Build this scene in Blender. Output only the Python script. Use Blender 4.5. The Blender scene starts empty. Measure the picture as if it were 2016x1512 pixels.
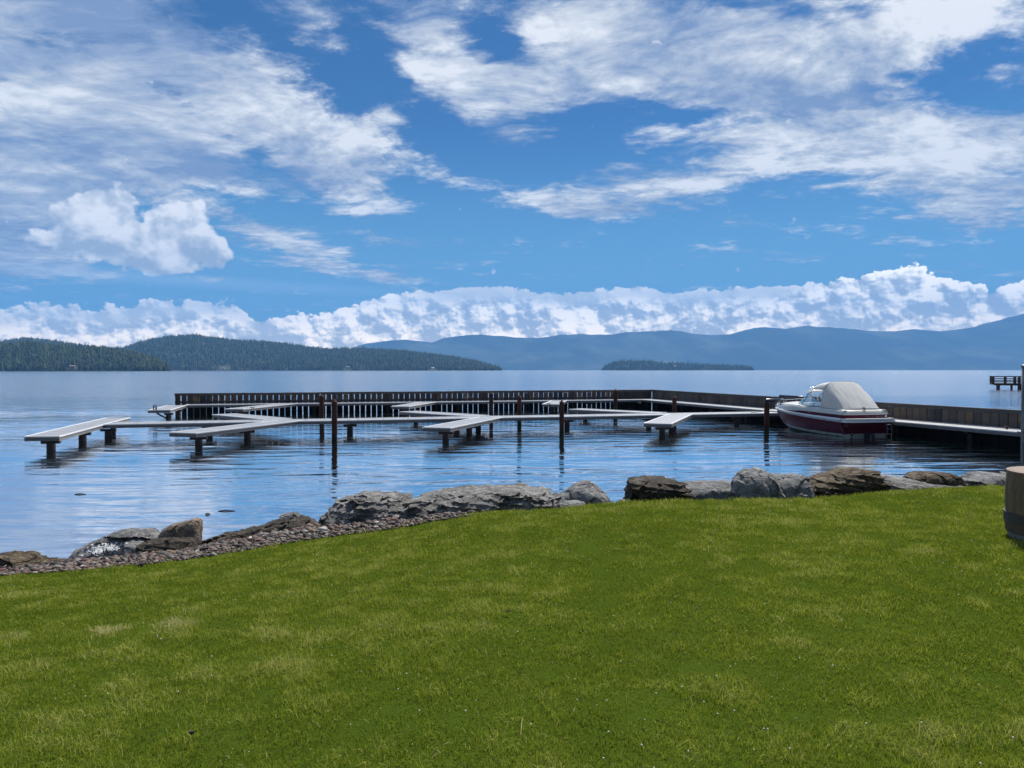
import bpy, bmesh, math, random
import numpy as np
from mathutils import Vector, Matrix, noise as mn
R = math.radians
random.seed(7); rng = np.random.default_rng(7)
sc = bpy.context.scene
col = sc.collection

# ------------------------------------------------------------------ camera
H = 3.0                       # eye height above the lake (metres)
F = 1456.0                    # focal length in photo pixels (photo 2016 x 1512)
PITCH = math.atan(28.0/F)
cd = bpy.data.cameras.new("camera"); cam = bpy.data.objects.new("camera", cd); col.objects.link(cam)
cd.sensor_width = 36.0; cd.lens = 36.0*F/2016.0
cd.clip_start = 0.05; cd.clip_end = 60000
cam.location = (0, 0, H); cam.rotation_euler = (R(90)-PITCH, 0, 0)
sc.camera = cam

def ray(px, py):
    x = (px-1008)/F; yv = (756-py)/F
    c, s = math.cos(PITCH), math.sin(PITCH)
    return Vector((x, c + s*yv, -s + c*yv))
def on_z(px, py, z):
    d = ray(px, py); t = (z-H)/d.z
    return Vector((d.x*t, d.y*t, z))
def at_y(px, py, Y):
    d = ray(px, py); t = Y/d.y
    return Vector((d.x*t, Y, H+d.z*t))

# ------------------------------------------------------------------ node DSL
class S:
    def __init__(s, nt, sock): s.nt = nt; s.s = sock
    def __add__(a, b): return M(a.nt, 'ADD', a, b)
    def __radd__(a, b): return M(a.nt, 'ADD', b, a)
    def __sub__(a, b): return M(a.nt, 'SUBTRACT', a, b)
    def __rsub__(a, b): return M(a.nt, 'SUBTRACT', b, a)
    def __mul__(a, b): return M(a.nt, 'MULTIPLY', a, b)
    def __rmul__(a, b): return M(a.nt, 'MULTIPLY', b, a)
    def __truediv__(a, b): return M(a.nt, 'DIVIDE', a, b)
    def __pow__(a, b): return M(a.nt, 'POWER', a, b)
def put(nt, sock, v):
    if isinstance(v, S): nt.links.new(v.s, sock)
    elif hasattr(v, '__len__') and len(v) == 3 and sock.type == 'RGBA': sock.default_value = (*v, 1)
    else: sock.default_value = v
def M(nt, op, a, b=None, c=None, clamp=False):
    n = nt.nodes.new('ShaderNodeMath'); n.operation = op; n.use_clamp = clamp
    put(nt, n.inputs[0], a)
    if b is not None: put(nt, n.inputs[1], b)
    if c is not None: put(nt, n.inputs[2], c)
    return S(nt, n.outputs[0])
def sstep(nt, v, lo, hi, a=0., b=1.):
    n = nt.nodes.new('ShaderNodeMapRange'); n.interpolation_type = 'SMOOTHSTEP'
    for i, x in enumerate((v, lo, hi, a, b)): put(nt, n.inputs[i], x)
    return S(nt, n.outputs[0])
def lin(nt, v, lo, hi, a=0., b=1.):
    n = nt.nodes.new('ShaderNodeMapRange')
    for i, x in enumerate((v, lo, hi, a, b)): put(nt, n.inputs[i], x)
    return S(nt, n.outputs[0])
def mixc(nt, f, a, b, mode='MIX'):
    n = nt.nodes.new('ShaderNodeMix'); n.data_type = 'RGBA'; n.blend_type = mode
    put(nt, n.inputs[0], f); put(nt, n.inputs[6], a); put(nt, n.inputs[7], b)
    return S(nt, n.outputs[2])
DIM = ['2D']      # the sky's textures are all evaluated in two dimensions
def noise(nt, vec, scale=1., detail=4., rough=.5, dist=0., out=0, lac=2.0):
    n = nt.nodes.new('ShaderNodeTexNoise'); n.noise_dimensions = DIM[0]; put(nt, n.inputs['Vector'], vec)
    n.inputs['Scale'].default_value = scale; n.inputs['Detail'].default_value = detail
    n.inputs['Roughness'].default_value = rough; n.inputs['Distortion'].default_value = dist
    n.inputs['Lacunarity'].default_value = lac
    return S(nt, n.outputs[out])
def voro(nt, vec, scale=1., detail=0., rough=.5, feat='F1', out='Distance', smooth=None, rnd=1.):
    n = nt.nodes.new('ShaderNodeTexVoronoi'); n.voronoi_dimensions = DIM[0]; n.feature = feat
    put(nt, n.inputs['Vector'], vec); n.inputs['Scale'].default_value = scale
    if 'Detail' in n.inputs: n.inputs['Detail'].default_value = detail; n.inputs['Roughness'].default_value = rough
    if smooth is not None: n.inputs['Smoothness'].default_value = smooth
    n.inputs['Randomness'].default_value = rnd
    return S(nt, n.outputs[out])
def comb(nt, x, y, z):
    n = nt.nodes.new('ShaderNodeCombineXYZ')
    for i, v in enumerate((x, y, z)): put(nt, n.inputs[i], v)
    return S(nt, n.outputs[0])
def sep(nt, v):
    n = nt.nodes.new('ShaderNodeSeparateXYZ'); put(nt, n.inputs[0], v)
    return [S(nt, o) for o in n.outputs]
def vmath(nt, op, a, b=None, scale=None):
    n = nt.nodes.new('ShaderNodeVectorMath'); n.operation = op
    put(nt, n.inputs[0], a)
    if b is not None: put(nt, n.inputs[1], b)
    if scale is not None: put(nt, n.inputs[3], scale)
    return S(nt, n.outputs[0])
def mapping(nt, v, loc=(0,0,0), rot=(0,0,0), sca=(1,1,1), kind='POINT'):
    n = nt.nodes.new('ShaderNodeMapping'); n.vector_type = kind
    put(nt, n.inputs[0], v); n.inputs[1].default_value = loc; n.inputs[2].default_value = rot; n.inputs[3].default_value = sca
    return S(nt, n.outputs[0])
def ramp(nt, f, stops, interp='LINEAR'):
    n = nt.nodes.new('ShaderNodeValToRGB'); put(nt, n.inputs[0], f); e = n.color_ramp; e.interpolation = interp
    while len(e.elements) < len(stops): e.elements.new(.5)
    for el, (p, c) in zip(e.elements, stops):
        el.position = p; el.color = (*c, 1) if len(c) == 3 else c
    return S(nt, n.outputs[0])
def coord(nt, which='Object'):
    n = nt.nodes.new('ShaderNodeTexCoord'); return S(nt, n.outputs[which])
def geo(nt, which='Position'):
    n = nt.nodes.new('ShaderNodeNewGeometry'); return S(nt, n.outputs[which])
def attr(nt, name, out='Fac'):
    n = nt.nodes.new('ShaderNodeAttribute'); n.attribute_name = name; return S(nt, n.outputs[out])
def bump(nt, h, strength=.5, dist=.02, normal=None):
    n = nt.nodes.new('ShaderNodeBump'); put(nt, n.inputs['Height'], h)
    n.inputs['Strength'].default_value = strength; n.inputs['Distance'].default_value = dist
    if normal is not None: put(nt, n.inputs['Normal'], normal)
    return S(nt, n.outputs[0])
def fcurve(nt, v, pts):
    n = nt.nodes.new('ShaderNodeFloatCurve'); n.inputs[0].default_value = 1.0; put(nt, n.inputs[1], v)
    c = n.mapping.curves[0]; n.mapping.use_clip = False
    while len(c.points) < len(pts): c.points.new(.5, .5)
    for p, (x, y) in zip(c.points, pts): p.location = (x, y); p.handle_type = 'AUTO'
    n.mapping.update()
    return S(nt, n.outputs[0])

# ------------------------------------------------------------------ sun + sky
SUN_EL, SUN_AZ = R(52), R(28)       # azimuth clockwise from +Y (the view direction)
SUN_STRENGTH = 5.0
SKY_STRENGTH = 0.10
sd = bpy.data.lights.new("sun", 'SUN'); sd.energy = SUN_STRENGTH; sd.angle = R(9); sd.color = (1, .955, .88)
sun = bpy.data.objects.new("sun", sd); col.objects.link(sun)
to_sun = Vector((math.sin(SUN_AZ)*math.cos(SUN_EL), math.cos(SUN_AZ)*math.cos(SUN_EL), math.sin(SUN_EL)))
sun.rotation_euler = to_sun.to_track_quat('Z', 'Y').to_euler(); sun.location = to_sun*50
sc.view_settings.view_transform = 'Standard'; sc.view_settings.look = 'None'
sc.view_settings.exposure = 0.62; sc.view_settings.gamma = 1.0; sc.view_settings.use_curve_mapping = False

w = bpy.data.worlds.new("World"); sc.world = w; w.use_nodes = True
nt = w.node_tree
for n in list(nt.nodes): nt.nodes.remove(n)
outw = nt.nodes.new('ShaderNodeOutputWorld'); bg = nt.nodes.new('ShaderNodeBackground')
nt.links.new(bg.outputs[0], outw.inputs[0])
sky = nt.nodes.new('ShaderNodeTexSky'); sky.sky_type = 'NISHITA'; sky.sun_disc = False
sky.sun_elevation = SUN_EL; sky.sun_rotation = SUN_AZ; sky.altitude = 900; sky.air_density = 1.0; sky.dust_density = .3; sky.ozone_density = 2.0
D = coord(nt, 'Generated')
dx, dy, dz = sep(nt, D)
AZ = M(nt, 'ARCTAN2', dx, dy)
EL = M(nt, 'ARCSINE', dz)
def pae(px, py):       # photo pixel -> azimuth, elevation
    d = ray(px, py).normalized()
    return math.atan2(d.x, d.y), math.asin(d.z)
ae = comb(nt, AZ, EL, 0.)
# high cloud sheets: noise on a plane above, streaked
# plane-projected coordinates
inv = M(nt, 'MAXIMUM', dz, 0.0) + 0.12
P = comb(nt, dx/inv, dy/inv, 0.)
warp = noise(nt, P, 1.1, 3., .55, out=1)
warpv = vmath(nt, 'SUBTRACT', warp, (.5, .5, .5))
aew = vmath(nt, 'ADD', ae, vmath(nt, 'MULTIPLY', warpv, (.10, .055, 0.)))
def blob(cx, cy, rx, ry, ang, st):
    a, e = pae(cx, cy)
    m = mapping(nt, aew, (a, e, 0), (0, 0, R(-ang)), (rx/F*.92, ry/F*.92, 1), 'TEXTURE')
    g = nt.nodes.new('ShaderNodeTexGradient'); g.gradient_type = 'SPHERICAL'; put(nt, g.inputs[0], m)
    return S(nt, g.outputs[1])*st
# px, py, rx, ry, angle (clockwise down to the right), strength
BL = [
 (60,120,330,240,10,1.45),(330,70,260,110,12,.62),(180,310,330,120,5,1.15),(30,440,230,100,0,1.0),(60,515,300,40,3,.75),(520,200,260,120,25,1.0),
 (420,250,280,130,12,.95),(640,290,210,110,20,.85),(690,350,210,95,15,1.1),(620,400,330,36,6,.5),(60,330,230,130,0,.55),(250,330,260,90,0,.3),(60,440,190,120,0,.75),
 (650,505,330,38,14,1.2),(480,440,230,26,10,.5),(800,470,110,24,6,.45),(860,330,330,42,14,.65),
 (600,30,160,60,10,.95),(850,60,150,140,60,1.15),(930,150,220,80,35,.9),(765,215,150,70,-25,.95),(1000,250,80,34,20,.45),
 (1100,40,260,70,8,.95),(1160,95,240,66,10,.9),(1060,165,230,66,0,1.0),(1250,170,420,85,5,.85),
 (1480,50,560,110,3,1.3),(1800,40,520,80,-8,1.4),(1500,130,480,100,12,1.2),(1620,210,400,110,14,1.1),
 (1480,270,330,66,8,.95),(1750,300,420,90,4,1.35),(1960,300,260,80,0,1.15),(1250,365,260,62,-4,1.05),(1150,402,200,38,10,1.1),
 (1400,330,200,40,-20,.45),(1900,410,190,44,4,1.2),(2010,390,150,60,0,.7),(1530,468,120,15,-6,.42),(1740,470,90,14,-12,.36),(1950,460,150,15,-5,.42),
 (1000,70,120,60,40,-.4),(960,110,60,60,0,-.2),(760,130,110,60,30,-.35),(1360,240,170,30,0,-.4),(500,330,60,25,0,-.3),(370,370,120,22,5,-.3),(20,265,90,26,0,-.6),(340,185,60,22,30,-.5),
 (1220,240,160,50,0,-.5),(1850,180,150,50,10,-.5),(930,420,200,70,0,-.3),
]
cover = None
for b in BL:
    v = blob(*b); cover = v if cover is None else cover + v
# elsewhere (behind the camera): general broken cloud
front = sstep(nt, M(nt, 'ABSOLUTE', AZ), .68, 1.1)
high = sstep(nt, EL, .52, .75)
elsew = M(nt, 'MAXIMUM', front, high)
cover = cover*(1.0-elsew) + elsew*.42
Ps = mapping(nt, P, (0,0,0), (0,0,R(24)), (1.0, 1.4, 1))
n1 = noise(nt, vmath(nt, 'ADD', Ps, vmath(nt, 'SCALE', warpv, scale=.45)), 2.6, 10., .66)
n2 = noise(nt, vmath(nt, 'ADD', P, (3.7, 1.2, .4)), 6.5, 8., .66)
nA = n1*.65 + n2*.35
n3 = noise(nt, vmath(nt, 'ADD', Ps, vmath(nt, 'SCALE', warpv, scale=.5)), 13., 6., .62)
streak = noise(nt, mapping(nt, P, (3,1,0), (0,0,R(35)), (.7, 3.4, 1)), 3.0, 6., .6)
dens = cover*1.06 + (nA-.5)*4.2 + (n3-.5)*.8 + (streak-.5)*.6
alphaA = sstep(nt, dens, .14, 1.2)
thick = sstep(nt, dens, .7, 2.1)
nshade = noise(nt, vmath(nt, 'ADD', Ps, (9.1, 4.4, 0.)), 1.7, 5., .55)
# left part of the sheet is greyer
greyL = sstep(nt, AZ, -.15, -.5)
shadeA = (nshade-.5)*2.4 + .44 + thick*(.16 - greyL*.30) + (nA-.5)*2.2 + (n3-.5)*1.0
colA = ramp(nt, shadeA, [(0., (.19,.26,.42)), (.3, (.31,.37,.49)), (.6, (.47,.51,.58)), (.85, (.64,.67,.70)), (1., (.76,.77,.79))])
SKYT = (.13, .335, .53)
skyc = mixc(nt, 1.0, S(nt, sky.outputs[0]), SKYT, 'MULTIPLY')
skyc = vmath(nt, 'SCALE', skyc, scale=1.0)
# work in final radiance: sky * strength, clouds direct
skyr = vmath(nt, 'SCALE', skyc, scale=SKY_STRENGTH*1.0)
horiz = sstep(nt, EL, 0.05, .34, 1.0, 0.0)
skyr = mixc(nt, horiz*.8, skyr, (.140,.375,.60))
base = mixc(nt, alphaA*.97, skyr, colA)
# thin contrail-like veil low on the left
def puff(layer, pts, topsoft, scale, amp, seed, shade_gain, whites):
    """cumulus: union of ellipses with billowed edge, lit from above right"""
    bv = mapping(nt, ae, (seed, seed*.7, seed), (0,0,0), (1, 1.25, 1))
    def billow(v):
        q = noise(nt, v, scale*.8, 3., .5, out=1)
        vv = vmath(nt, 'ADD', v, vmath(nt, 'SCALE', vmath(nt, 'SUBTRACT', q, (.5,.5,.5)), scale=.55/scale))
        return 1.0 - voro(nt, vv, scale, 3., .55, 'SMOOTH_F1', smooth=.35)
    h = billow(bv)
    h2 = billow(vmath(nt, 'ADD', bv, (.16/scale, .30/scale, 0.)))
    return h, (h-h2)*shade_gain
# lone cumulus on the left
h, rel = puff(None, None, 0, 19., 1, 3.1, 2.6, None)
cum = None
for (cx, cy, rx, ry, s_) in [(178,418,62,60,1.),(215,432,70,62,1.),(160,470,80,52,1.),(240,478,110,55,1.),(345,452,82,58,1.),(385,482,72,50,1.),(320,484,120,52,1.),(270,502,150,34,.9),(130,448,52,44,.8)]:
    a, e = pae(cx, cy)
    m = mapping(nt, vmath(nt, 'ADD', ae, vmath(nt, 'MULTIPLY', warpv, (.07, .045, 0.))), (a, e, 0), (0,0,0), (rx/F, ry/F, 1), 'TEXTURE')
    g = nt.nodes.new('ShaderNodeTexGradient'); g.gradient_type = 'SPHERICAL'; put(nt, g.inputs[0], m)
    v = S(nt, g.outputs[1])*s_
    cum = v if cum is None else M(nt, 'MAXIMUM', cum, v)
ncl = noise(nt, ae, 26., 9., .64)
dC = cum + (h-.5)*.34 + (ncl-.5)*.62
alphaC = sstep(nt, dC, .10, .27)
eC0 = pae(250, 520)[1]; eC1 = pae(250, 400)[1]
gradC = lin(nt, EL, eC0, eC1)
shC = gradC*.55 + rel*.45 + .34 + (ncl-.5)*1.2 - sstep(nt, AZ, pae(330,0)[0], pae(130,0)[0])*.2
colC = ramp(nt, shC, [(0., (.36,.42,.52)), (.45, (.56,.60,.66)), (1., (.85,.85,.86))])
base = mixc(nt, alphaC, base, colC)
# cumulus bank over the far shore: top edge curve over azimuth
tops = [(-900,560),(-400,570),(0,590),(90,578),(220,590),(330,572),(455,580),(520,612),(560,606),(640,596),(720,578),(860,566),(950,560),(1060,566),(1150,568),(1240,556),(1340,568),(1420,562),(1520,556),(1600,540),(1680,528),(1780,510),(1850,522),(1930,545),(1975,548),(2016,526),(2150,510),(2700,560)]
azs = [pae(p[0], p[1]) for p in tops]; A0, A1, E1 = -1.1, 1.1, .25
pts = [(0., azs[0][1]/E1)] + [((a-A0)/(A1-A0), e/E1) for a, e in azs] + [(1., azs[-1][1]/E1)]
topE = fcurve(nt, lin(nt, AZ, A0, A1), pts)*E1
hB, relB = puff(None, None, 0, 22., 1, 7.7, 2.6, None)
hB2, relB2 = puff(None, None, 0, 80., 1, 1.3, 2.2, None)
nB = noise(nt, mapping(nt, ae, (5,2,1), (0,0,0), (1,1.6,1)), 30., 8., .6)
vx = sstep(nt, AZ, pae(640,0)[0], pae(800,0)[0])*sstep(nt, AZ, pae(1640,0)[0], pae(1520,0)[0])
bk = 1.0-vx*.5
dB = (topE-EL)*110.0 + vx*.25 + bk*( (hB-.5)*1.5 + (hB2-.5)*.9 + (nB-.5)*.5 - .35)
alphaB = sstep(nt, dB, .0, .28)
# stratus veil across the upper middle of the bank
veil_n = noise(nt, mapping(nt, ae, (0,0,0), (0,0,0), (1.2, 9., 1)), 5., 6., .55)
vmask = sstep(nt, topE-EL, .030, .012)*sstep(nt, AZ, pae(700,0)[0], pae(900,0)[0])*sstep(nt, AZ, pae(1720,0)[0], pae(1500,0)[0]) + sstep(nt, M(nt,'ABSOLUTE', topE-EL-.016), .022, .006)*sstep(nt, AZ, pae(650,0)[0], pae(420,0)[0])*.7
big = noise(nt, mapping(nt, ae, (2,8,0), (0,0,0), (1,2.0,1)), 11., 5., .55)
shB = relB*.58 + relB2*.30 + .48 + (nB-.5)*.55 + (big-.5)*1.9 + sstep(nt, topE-EL, .03, .0)*.28
colB = ramp(nt, shB, [(0., (.46,.52,.62)), (.25, (.66,.71,.78)), (.55, (.98,.99,.99)), (1., (1.55,1.45,1.30))])
colB = mixc(nt, vmask*(.80+(veil_n-.5)*1.1), colB, (.66,.73,.83))
colB = vmath(nt, 'MULTIPLY', colB, comb(nt, *[lin(nt, EL, .085, .035, 1.0, k_) for k_ in (1.45, 1.30, 1.12)]))
base = mixc(nt, alphaB, base, colB)
# long thin pale streaks above the bank on the left
a_, e_ = pae(300, 548)
m = mapping(nt, ae, (a_, e_, 0), (0,0,R(-1.5)), (620/F, 16/F, 1), 'TEXTURE')
g = nt.nodes.new('ShaderNodeTexGradient'); g.gradient_type = 'SPHERICAL'; put(nt, g.inputs[0], m)
base = mixc(nt, S(nt, g.outputs[1])*.35*(1.0-alphaB), base, (.45,.62,.86))
put(nt, bg.inputs[0], base); bg.inputs[1].default_value = 0.84
w.cycles.sampling_method = 'MANUAL'; w.cycles.sample_map_resolution = 512

cy = sc.cycles
cy.max_bounces = 6; cy.diffuse_bounces = 2; cy.glossy_bounces = 3; cy.transmission_bounces = 5; cy.transparent_max_bounces = 8; cy.volume_bounces = 0
cy.use_denoising = True; cy.caustics_reflective = False; cy.caustics_refractive = False
cy.sample_clamp_indirect = 4.0

# ------------------------------------------------------------------ materials
DIM[0] = '3D'
def material(name, fn):
    m = bpy.data.materials.new(name); m.use_nodes = True; t = m.node_tree
    for n in list(t.nodes): t.nodes.remove(n)
    o = t.nodes.new('ShaderNodeOutputMaterial')
    r = fn(t)
    t.links.new(r, o.inputs[0]); return m
def principled(t, color, rough=.6, metal=0., spec=.5, normal=None, coat=0., **kw):
    p = t.nodes.new('ShaderNodeBsdfPrincipled')
    put(t, p.inputs['Base Color'], color); put(t, p.inputs['Roughness'], rough); put(t, p.inputs['Metallic'], metal)
    p.inputs['Specular IOR Level'].default_value = spec; p.inputs['Coat Weight'].default_value = coat
    if normal is not None: put(t, p.inputs['Normal'], normal)
    for k, v in kw.items(): put(t, p.inputs[k], v)
    return p.outputs[0]
def simple(name, c1, c2=None, scale=6., rough=.6, metal=0., bs=.2, bd=.01, spec=.5, coat=0., stretch=(1,1,1)):
    def fn(t):
        v = mapping(t, coord(t), sca=stretch)
        n = noise(t, v, scale, 6., .6)
        c = mixc(t, lin(t, n, .3, .7), c1, c2 or c1)
        return principled(t, c, rough, metal, spec, bump(t, noise(t, v, scale*4, 4., .6), bs, bd) if bs else None, coat)
    return material(name, fn)

MT = {}
MT['fascia'] = simple('dock fascia', (.15,.155,.17), (.22,.225,.24), 3., .5, 0, .15, .004, stretch=(1,1,8))
MT['skirt'] = simple('dock skirt board', (.09,.092,.10), (.15,.15,.165), 3., .6, 0, .15, .004, stretch=(1,1,8))
MT['rail'] = simple('dock rub rail', (.66,.67,.69), (.80,.81,.82), 5., .38, 0, .1, .003)
def deckf(t):
    uv = attr(t, 'UVMap', 'Vector') if False else S(t, t.nodes.new('ShaderNodeUVMap').outputs[0])
    u, v, _ = sep(t, uv)
    board = M(t, 'FRACT', u/.14)
    gap = sstep(t, M(t, 'ABSOLUTE', board-.5), .44, .49)
    idn = voro(t, comb(t, M(t, 'FLOOR', u/.14), 0., 0.), 1., feat='F1', out='Color')
    r_, _, _ = sep(t, idn)
    grain = noise(t, comb(t, u*30., v*2., 0.), 1., 4., .6)
    c = mixc(t, r_*.5+grain*.5, (.24,.245,.265), (.36,.365,.385))
    st_ = noise(t, comb(t, u*.9, v*1.2, 0.), 1., 5., .6); c = mixc(t, sstep(t, st_, .5, .7)*.4, c, (.15,.15,.16))
    joint = sstep(t, M(t, 'ABSOLUTE', M(t, 'FRACT', u/1.22)-.5), .478, .49)
    c = mixc(t, M(t, 'MAXIMUM', gap, joint), c, (.06,.063,.075))
    return principled(t, c, .42, 0., .5, bump(t, 1.0-gap, .4, .004))
MT['deck'] = material('dock decking', deckf)
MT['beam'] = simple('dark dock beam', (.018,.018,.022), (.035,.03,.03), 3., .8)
def steelf(t):
    v = coord(t); n = noise(t, v, 5., 8., .65); n2 = noise(t, mapping(t, v, sca=(1,1,.25)), 14., 5., .6)
    c = ramp(t, n*.6+n2*.4, [(.3,(.014,.008,.008)),(.48,(.040,.016,.012)),(.62,(.070,.026,.016)),(.8,(.04,.026,.022))])
    _, _, z = sep(t, geo(t))
    c = mixc(t, sstep(t, z+(n-.5)*.15, .28, .08), c, (.008,.012,.010))
    return principled(t, c, .85, 0., .3, bump(t, n2, .4, .01))
MT['rust'] = material('rusty steel pile', steelf)
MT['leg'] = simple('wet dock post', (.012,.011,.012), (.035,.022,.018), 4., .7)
def woodwall(base_a, base_b, plankw, axis):
    def fn(t):
        v = coord(t); x, y, z = sep(t, v)
        pid = M(t, 'FLOOR', x/plankw)
        hsh = noise(t, comb(t, pid*7.31, 0., 0.), 1., 0.)
        hs2 = noise(t, comb(t, pid*3.17, 5., 0.), 1., 0.)
        g = noise(t, comb(t, x*22., 0., z*2.5), 1., 6., .65)
        st = noise(t, comb(t, x*3., 0., z*2.2), 1.7, 5., .6)
        c = mixc(t, sstep(t, hsh*.6+g*.4, .35, .65), base_a, base_b)
        warm = sstep(t, st*.6+hs2*.5, .55, .72)*sstep(t, z, .55, .95)
        c = mixc(t, warm*.85, c, (.19,.128,.076))
        wet = sstep(t, z+(g-.5)*.25, .62, .3)
        c = mixc(t, wet, c, (.012,.011,.012))
        return principled(t, c, .85, 0., .3, bump(t, g, .5, .01))
    return fn
MT['plank_dark'] = material('dark weathered planks', woodwall((.026,.024,.030), (.075,.058,.052), .40, 0))
MT['plank_grey'] = material('grey weathered planks', woodwall((.045,.045,.052), (.115,.098,.086), .40, 0))
MT['cap'] = simple('weathered cap beam', (.030,.032,.040), (.075,.068,.066), 2.5, .8, stretch=(.3,1,3))
MT['galv'] = simple('galvanised steel', (.10,.115,.125), (.18,.195,.205), 6., .5, .3)
MT['black'] = simple('black rubber', (.010,.011,.018), (.02,.022,.03), 5., .35, bs=.05)
MT['blackbar'] = simple('navy vinyl bumper', (.012,.016,.035), (.02,.025,.05), 5., .25, bs=.05)
MT['chrome'] = simple('stainless steel', (.75,.76,.78), None, 5., .15, 1., 0)
MT['maroon'] = simple('maroon gelcoat', (.078,.006,.018), (.085,.008,.022), 1.5, .3, 0, .0, .0, .12, .0)
MT['cream'] = simple('cream gelcoat', (.70,.68,.61), (.74,.72,.66), 1.2, .28, 0, 0, 0, .5, .3)
MT['white'] = simple('white gelcoat', (.80,.80,.79), (.84,.84,.83), 2., .25, 0, 0, 0, .5, .3)
def botf(t):
    n = noise(t, mapping(t, coord(t), sca=(1,1,4)), 3., 6., .6)
    c = mixc(t, sstep(t, n, .4, .7), (.36,.37,.33), (.16,.17,.12))
    return principled(t, c, .4)
MT['bottom'] = material('stained hull bottom', botf)
def canvasf(t):
    v = coord(t); n = noise(t, v, 2., 5., .6)
    wr = noise(t, mapping(t, v, (0,0,0), (R(-22),0,R(12)), (.6,4.2,.7)), 1.6, 3., .5, .5)
    fine = noise(t, v, 160., 2., .5)
    c = mixc(t, lin(t, n, .3, .7), (.88,.88,.86), (.91,.91,.89))
    d = principled(t, c, .8, 0., .2, bump(t, wr*1.0+fine*.01, .55, .09))
    tr = t.nodes.new('ShaderNodeBsdfTranslucent'); put(t, tr.inputs[0], (.90,.92,.93))
    mx = t.nodes.new('ShaderNodeMixShader'); mx.inputs[0].default_value = .52
    t.links.new(d, mx.inputs[1]); t.links.new(tr.outputs[0], mx.inputs[2])
    return mx.outputs[0]
MT['canvas'] = material('cream canvas', canvasf)
def glassf(t):
    tp = t.nodes.new('ShaderNodeBsdfTransparent'); tp.inputs[0].default_value = (.72,.80,.82,1)
    gl = t.nodes.new('ShaderNodeBsdfGlossy'); gl.inputs['Roughness'].default_value = .03
    f = t.nodes.new('ShaderNodeFresnel'); f.inputs[0].default_value = 1.5
    mx = t.nodes.new('ShaderNodeMixShader')
    fm = M(t, 'MULTIPLY', S(t, f.outputs[0]), .6)
    put(t, mx.inputs[0], fm); t.links.new(tp.outputs[0], mx.inputs[1]); t.links.new(gl.outputs[0], mx.inputs[2])
    return mx.outputs[0]
MT['glass'] = material('windshield glass', glassf)
MT['seat'] = simple('dark vinyl seat', (.02,.02,.025), (.05,.05,.055), 4., .5)
MT['rope'] = simple('dark rope', (.015,.015,.02), (.04,.04,.04), 40., .9)

def waterf(t):
    p = geo(t); x, y, z = sep(t, p)
    outside = sstep(t, y, 50., 95.)
    vv = mapping(t, p, sca=(.38, 1.25, 1))
    warp = noise(t, mapping(t, p, sca=(.1,.2,1)), 1., 2., .5, out=1)
    vv = vmath(t, 'ADD', vv, vmath(t, 'SCALE', vmath(t, 'SUBTRACT', warp, (.5,.5,.5)), scale=1.6))
    swell = noise(t, vv, .95, 2., .45)
    rip = noise(t, vmath(t, 'ADD', vv, (11.,3.,0.)), 2.6, 3., .5)
    fine = noise(t, mapping(t, p, sca=(.7,1.6,1)), 6.5, 3., .55)
    patch = sstep(t, noise(t, mapping(t, p, sca=(.3,1,1)), .09, 3., .5), .35, .65)
    calm = sstep(t, x, -6., -14.)*sstep(t, y, 26., 15.)
    amp = (.35+patch*.75)*(1.0-calm*.65) + outside*.9
    hgt = (swell*.068 + rip*.015)*amp + fine*.0022*(amp+outside*2.5)
    chop = noise(t, mapping(t, p, sca=(.35,1.,1)), .55, 5., .6)*outside*.16
    nrm = bump(t, hgt+chop, 1.0, 1.0)
    sh = sstep(t, y, 22., 12.)
    body = mixc(t, sh, (.004,.022,.026), (.014,.035,.040))
    fr = t.nodes.new('ShaderNodeFresnel'); fr.inputs[0].default_value = 1.34; put(t, fr.inputs[1], nrm)
    fac = M(t, 'MINIMUM', M(t, 'POWER', S(t, fr.outputs[0]), .55)*.38+.70, .97)
    df = t.nodes.new('ShaderNodeBsdfDiffuse'); put(t, df.inputs[0], body)
    gl = t.nodes.new('ShaderNodeBsdfGlossy'); gl.inputs[0].default_value = (.98,.99,1,1); put(t, gl.inputs['Roughness'], .03+outside*.08); put(t, gl.inputs['Normal'], nrm)
    mx = t.nodes.new('ShaderNodeMixShader'); put(t, mx.inputs[0], fac); t.links.new(df.outputs[0], mx.inputs[1]); t.links.new(gl.outputs[0], mx.inputs[2])
    return mx.outputs[0]
MT['water'] = material('lake water', waterf)

def rockf(a, b, c3, layered=0.):
    def fn(t):
        v = coord(t); q = noise(t, v, 3., 3., .5, out=1)
        vv = vmath(t, 'ADD', v, vmath(t, 'SCALE', vmath(t, 'SUBTRACT', q, (.5,.5,.5)), scale=.25))
        n = noise(t, vv, 3.5, 10., .68)
        str_ = noise(t, mapping(t, vv, (0,0,0), (0,R(-8),0), (1.2, 2., 11.)), 2.2, 6., .62)
        fine = noise(t, v, 38., 7., .7)
        spk = noise(t, v, 9., 8., .75)
        m = n*(1-layered*.5)+str_*layered*.5
        c = ramp(t, m, [(.28, tuple(x*.35 for x in a)), (.44, a), (.56, b), (.72, c3)])
        c = mixc(t, sstep(t, spk, .56, .68)*.55, c, tuple(min(.6, x*1.5) for x in c3))
        c = mixc(t, sstep(t, fine, .45, .35)*.6, c, tuple(x*.3 for x in a))
        crack = voro(t, mapping(t, vv, (0,0,0), (0,R(-12),0), (1,1,2.2)), 3.2, 2., .6, 'DISTANCE_TO_EDGE')
        ck = sstep(t, crack, .035, .0)
        c = mixc(t, ck*.35, c, (.03,.028,.026))
        hh = n*.6 + str_*layered*.8 + fine*.12 - ck*.07
        return principled(t, c, .9, 0., .12, bump(t, hh, 1.0, .10))
    return fn
MT['rock_grey'] = material('grey rock', rockf((.12,.12,.122),(.23,.23,.23),(.34,.335,.33), .35))
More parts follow.
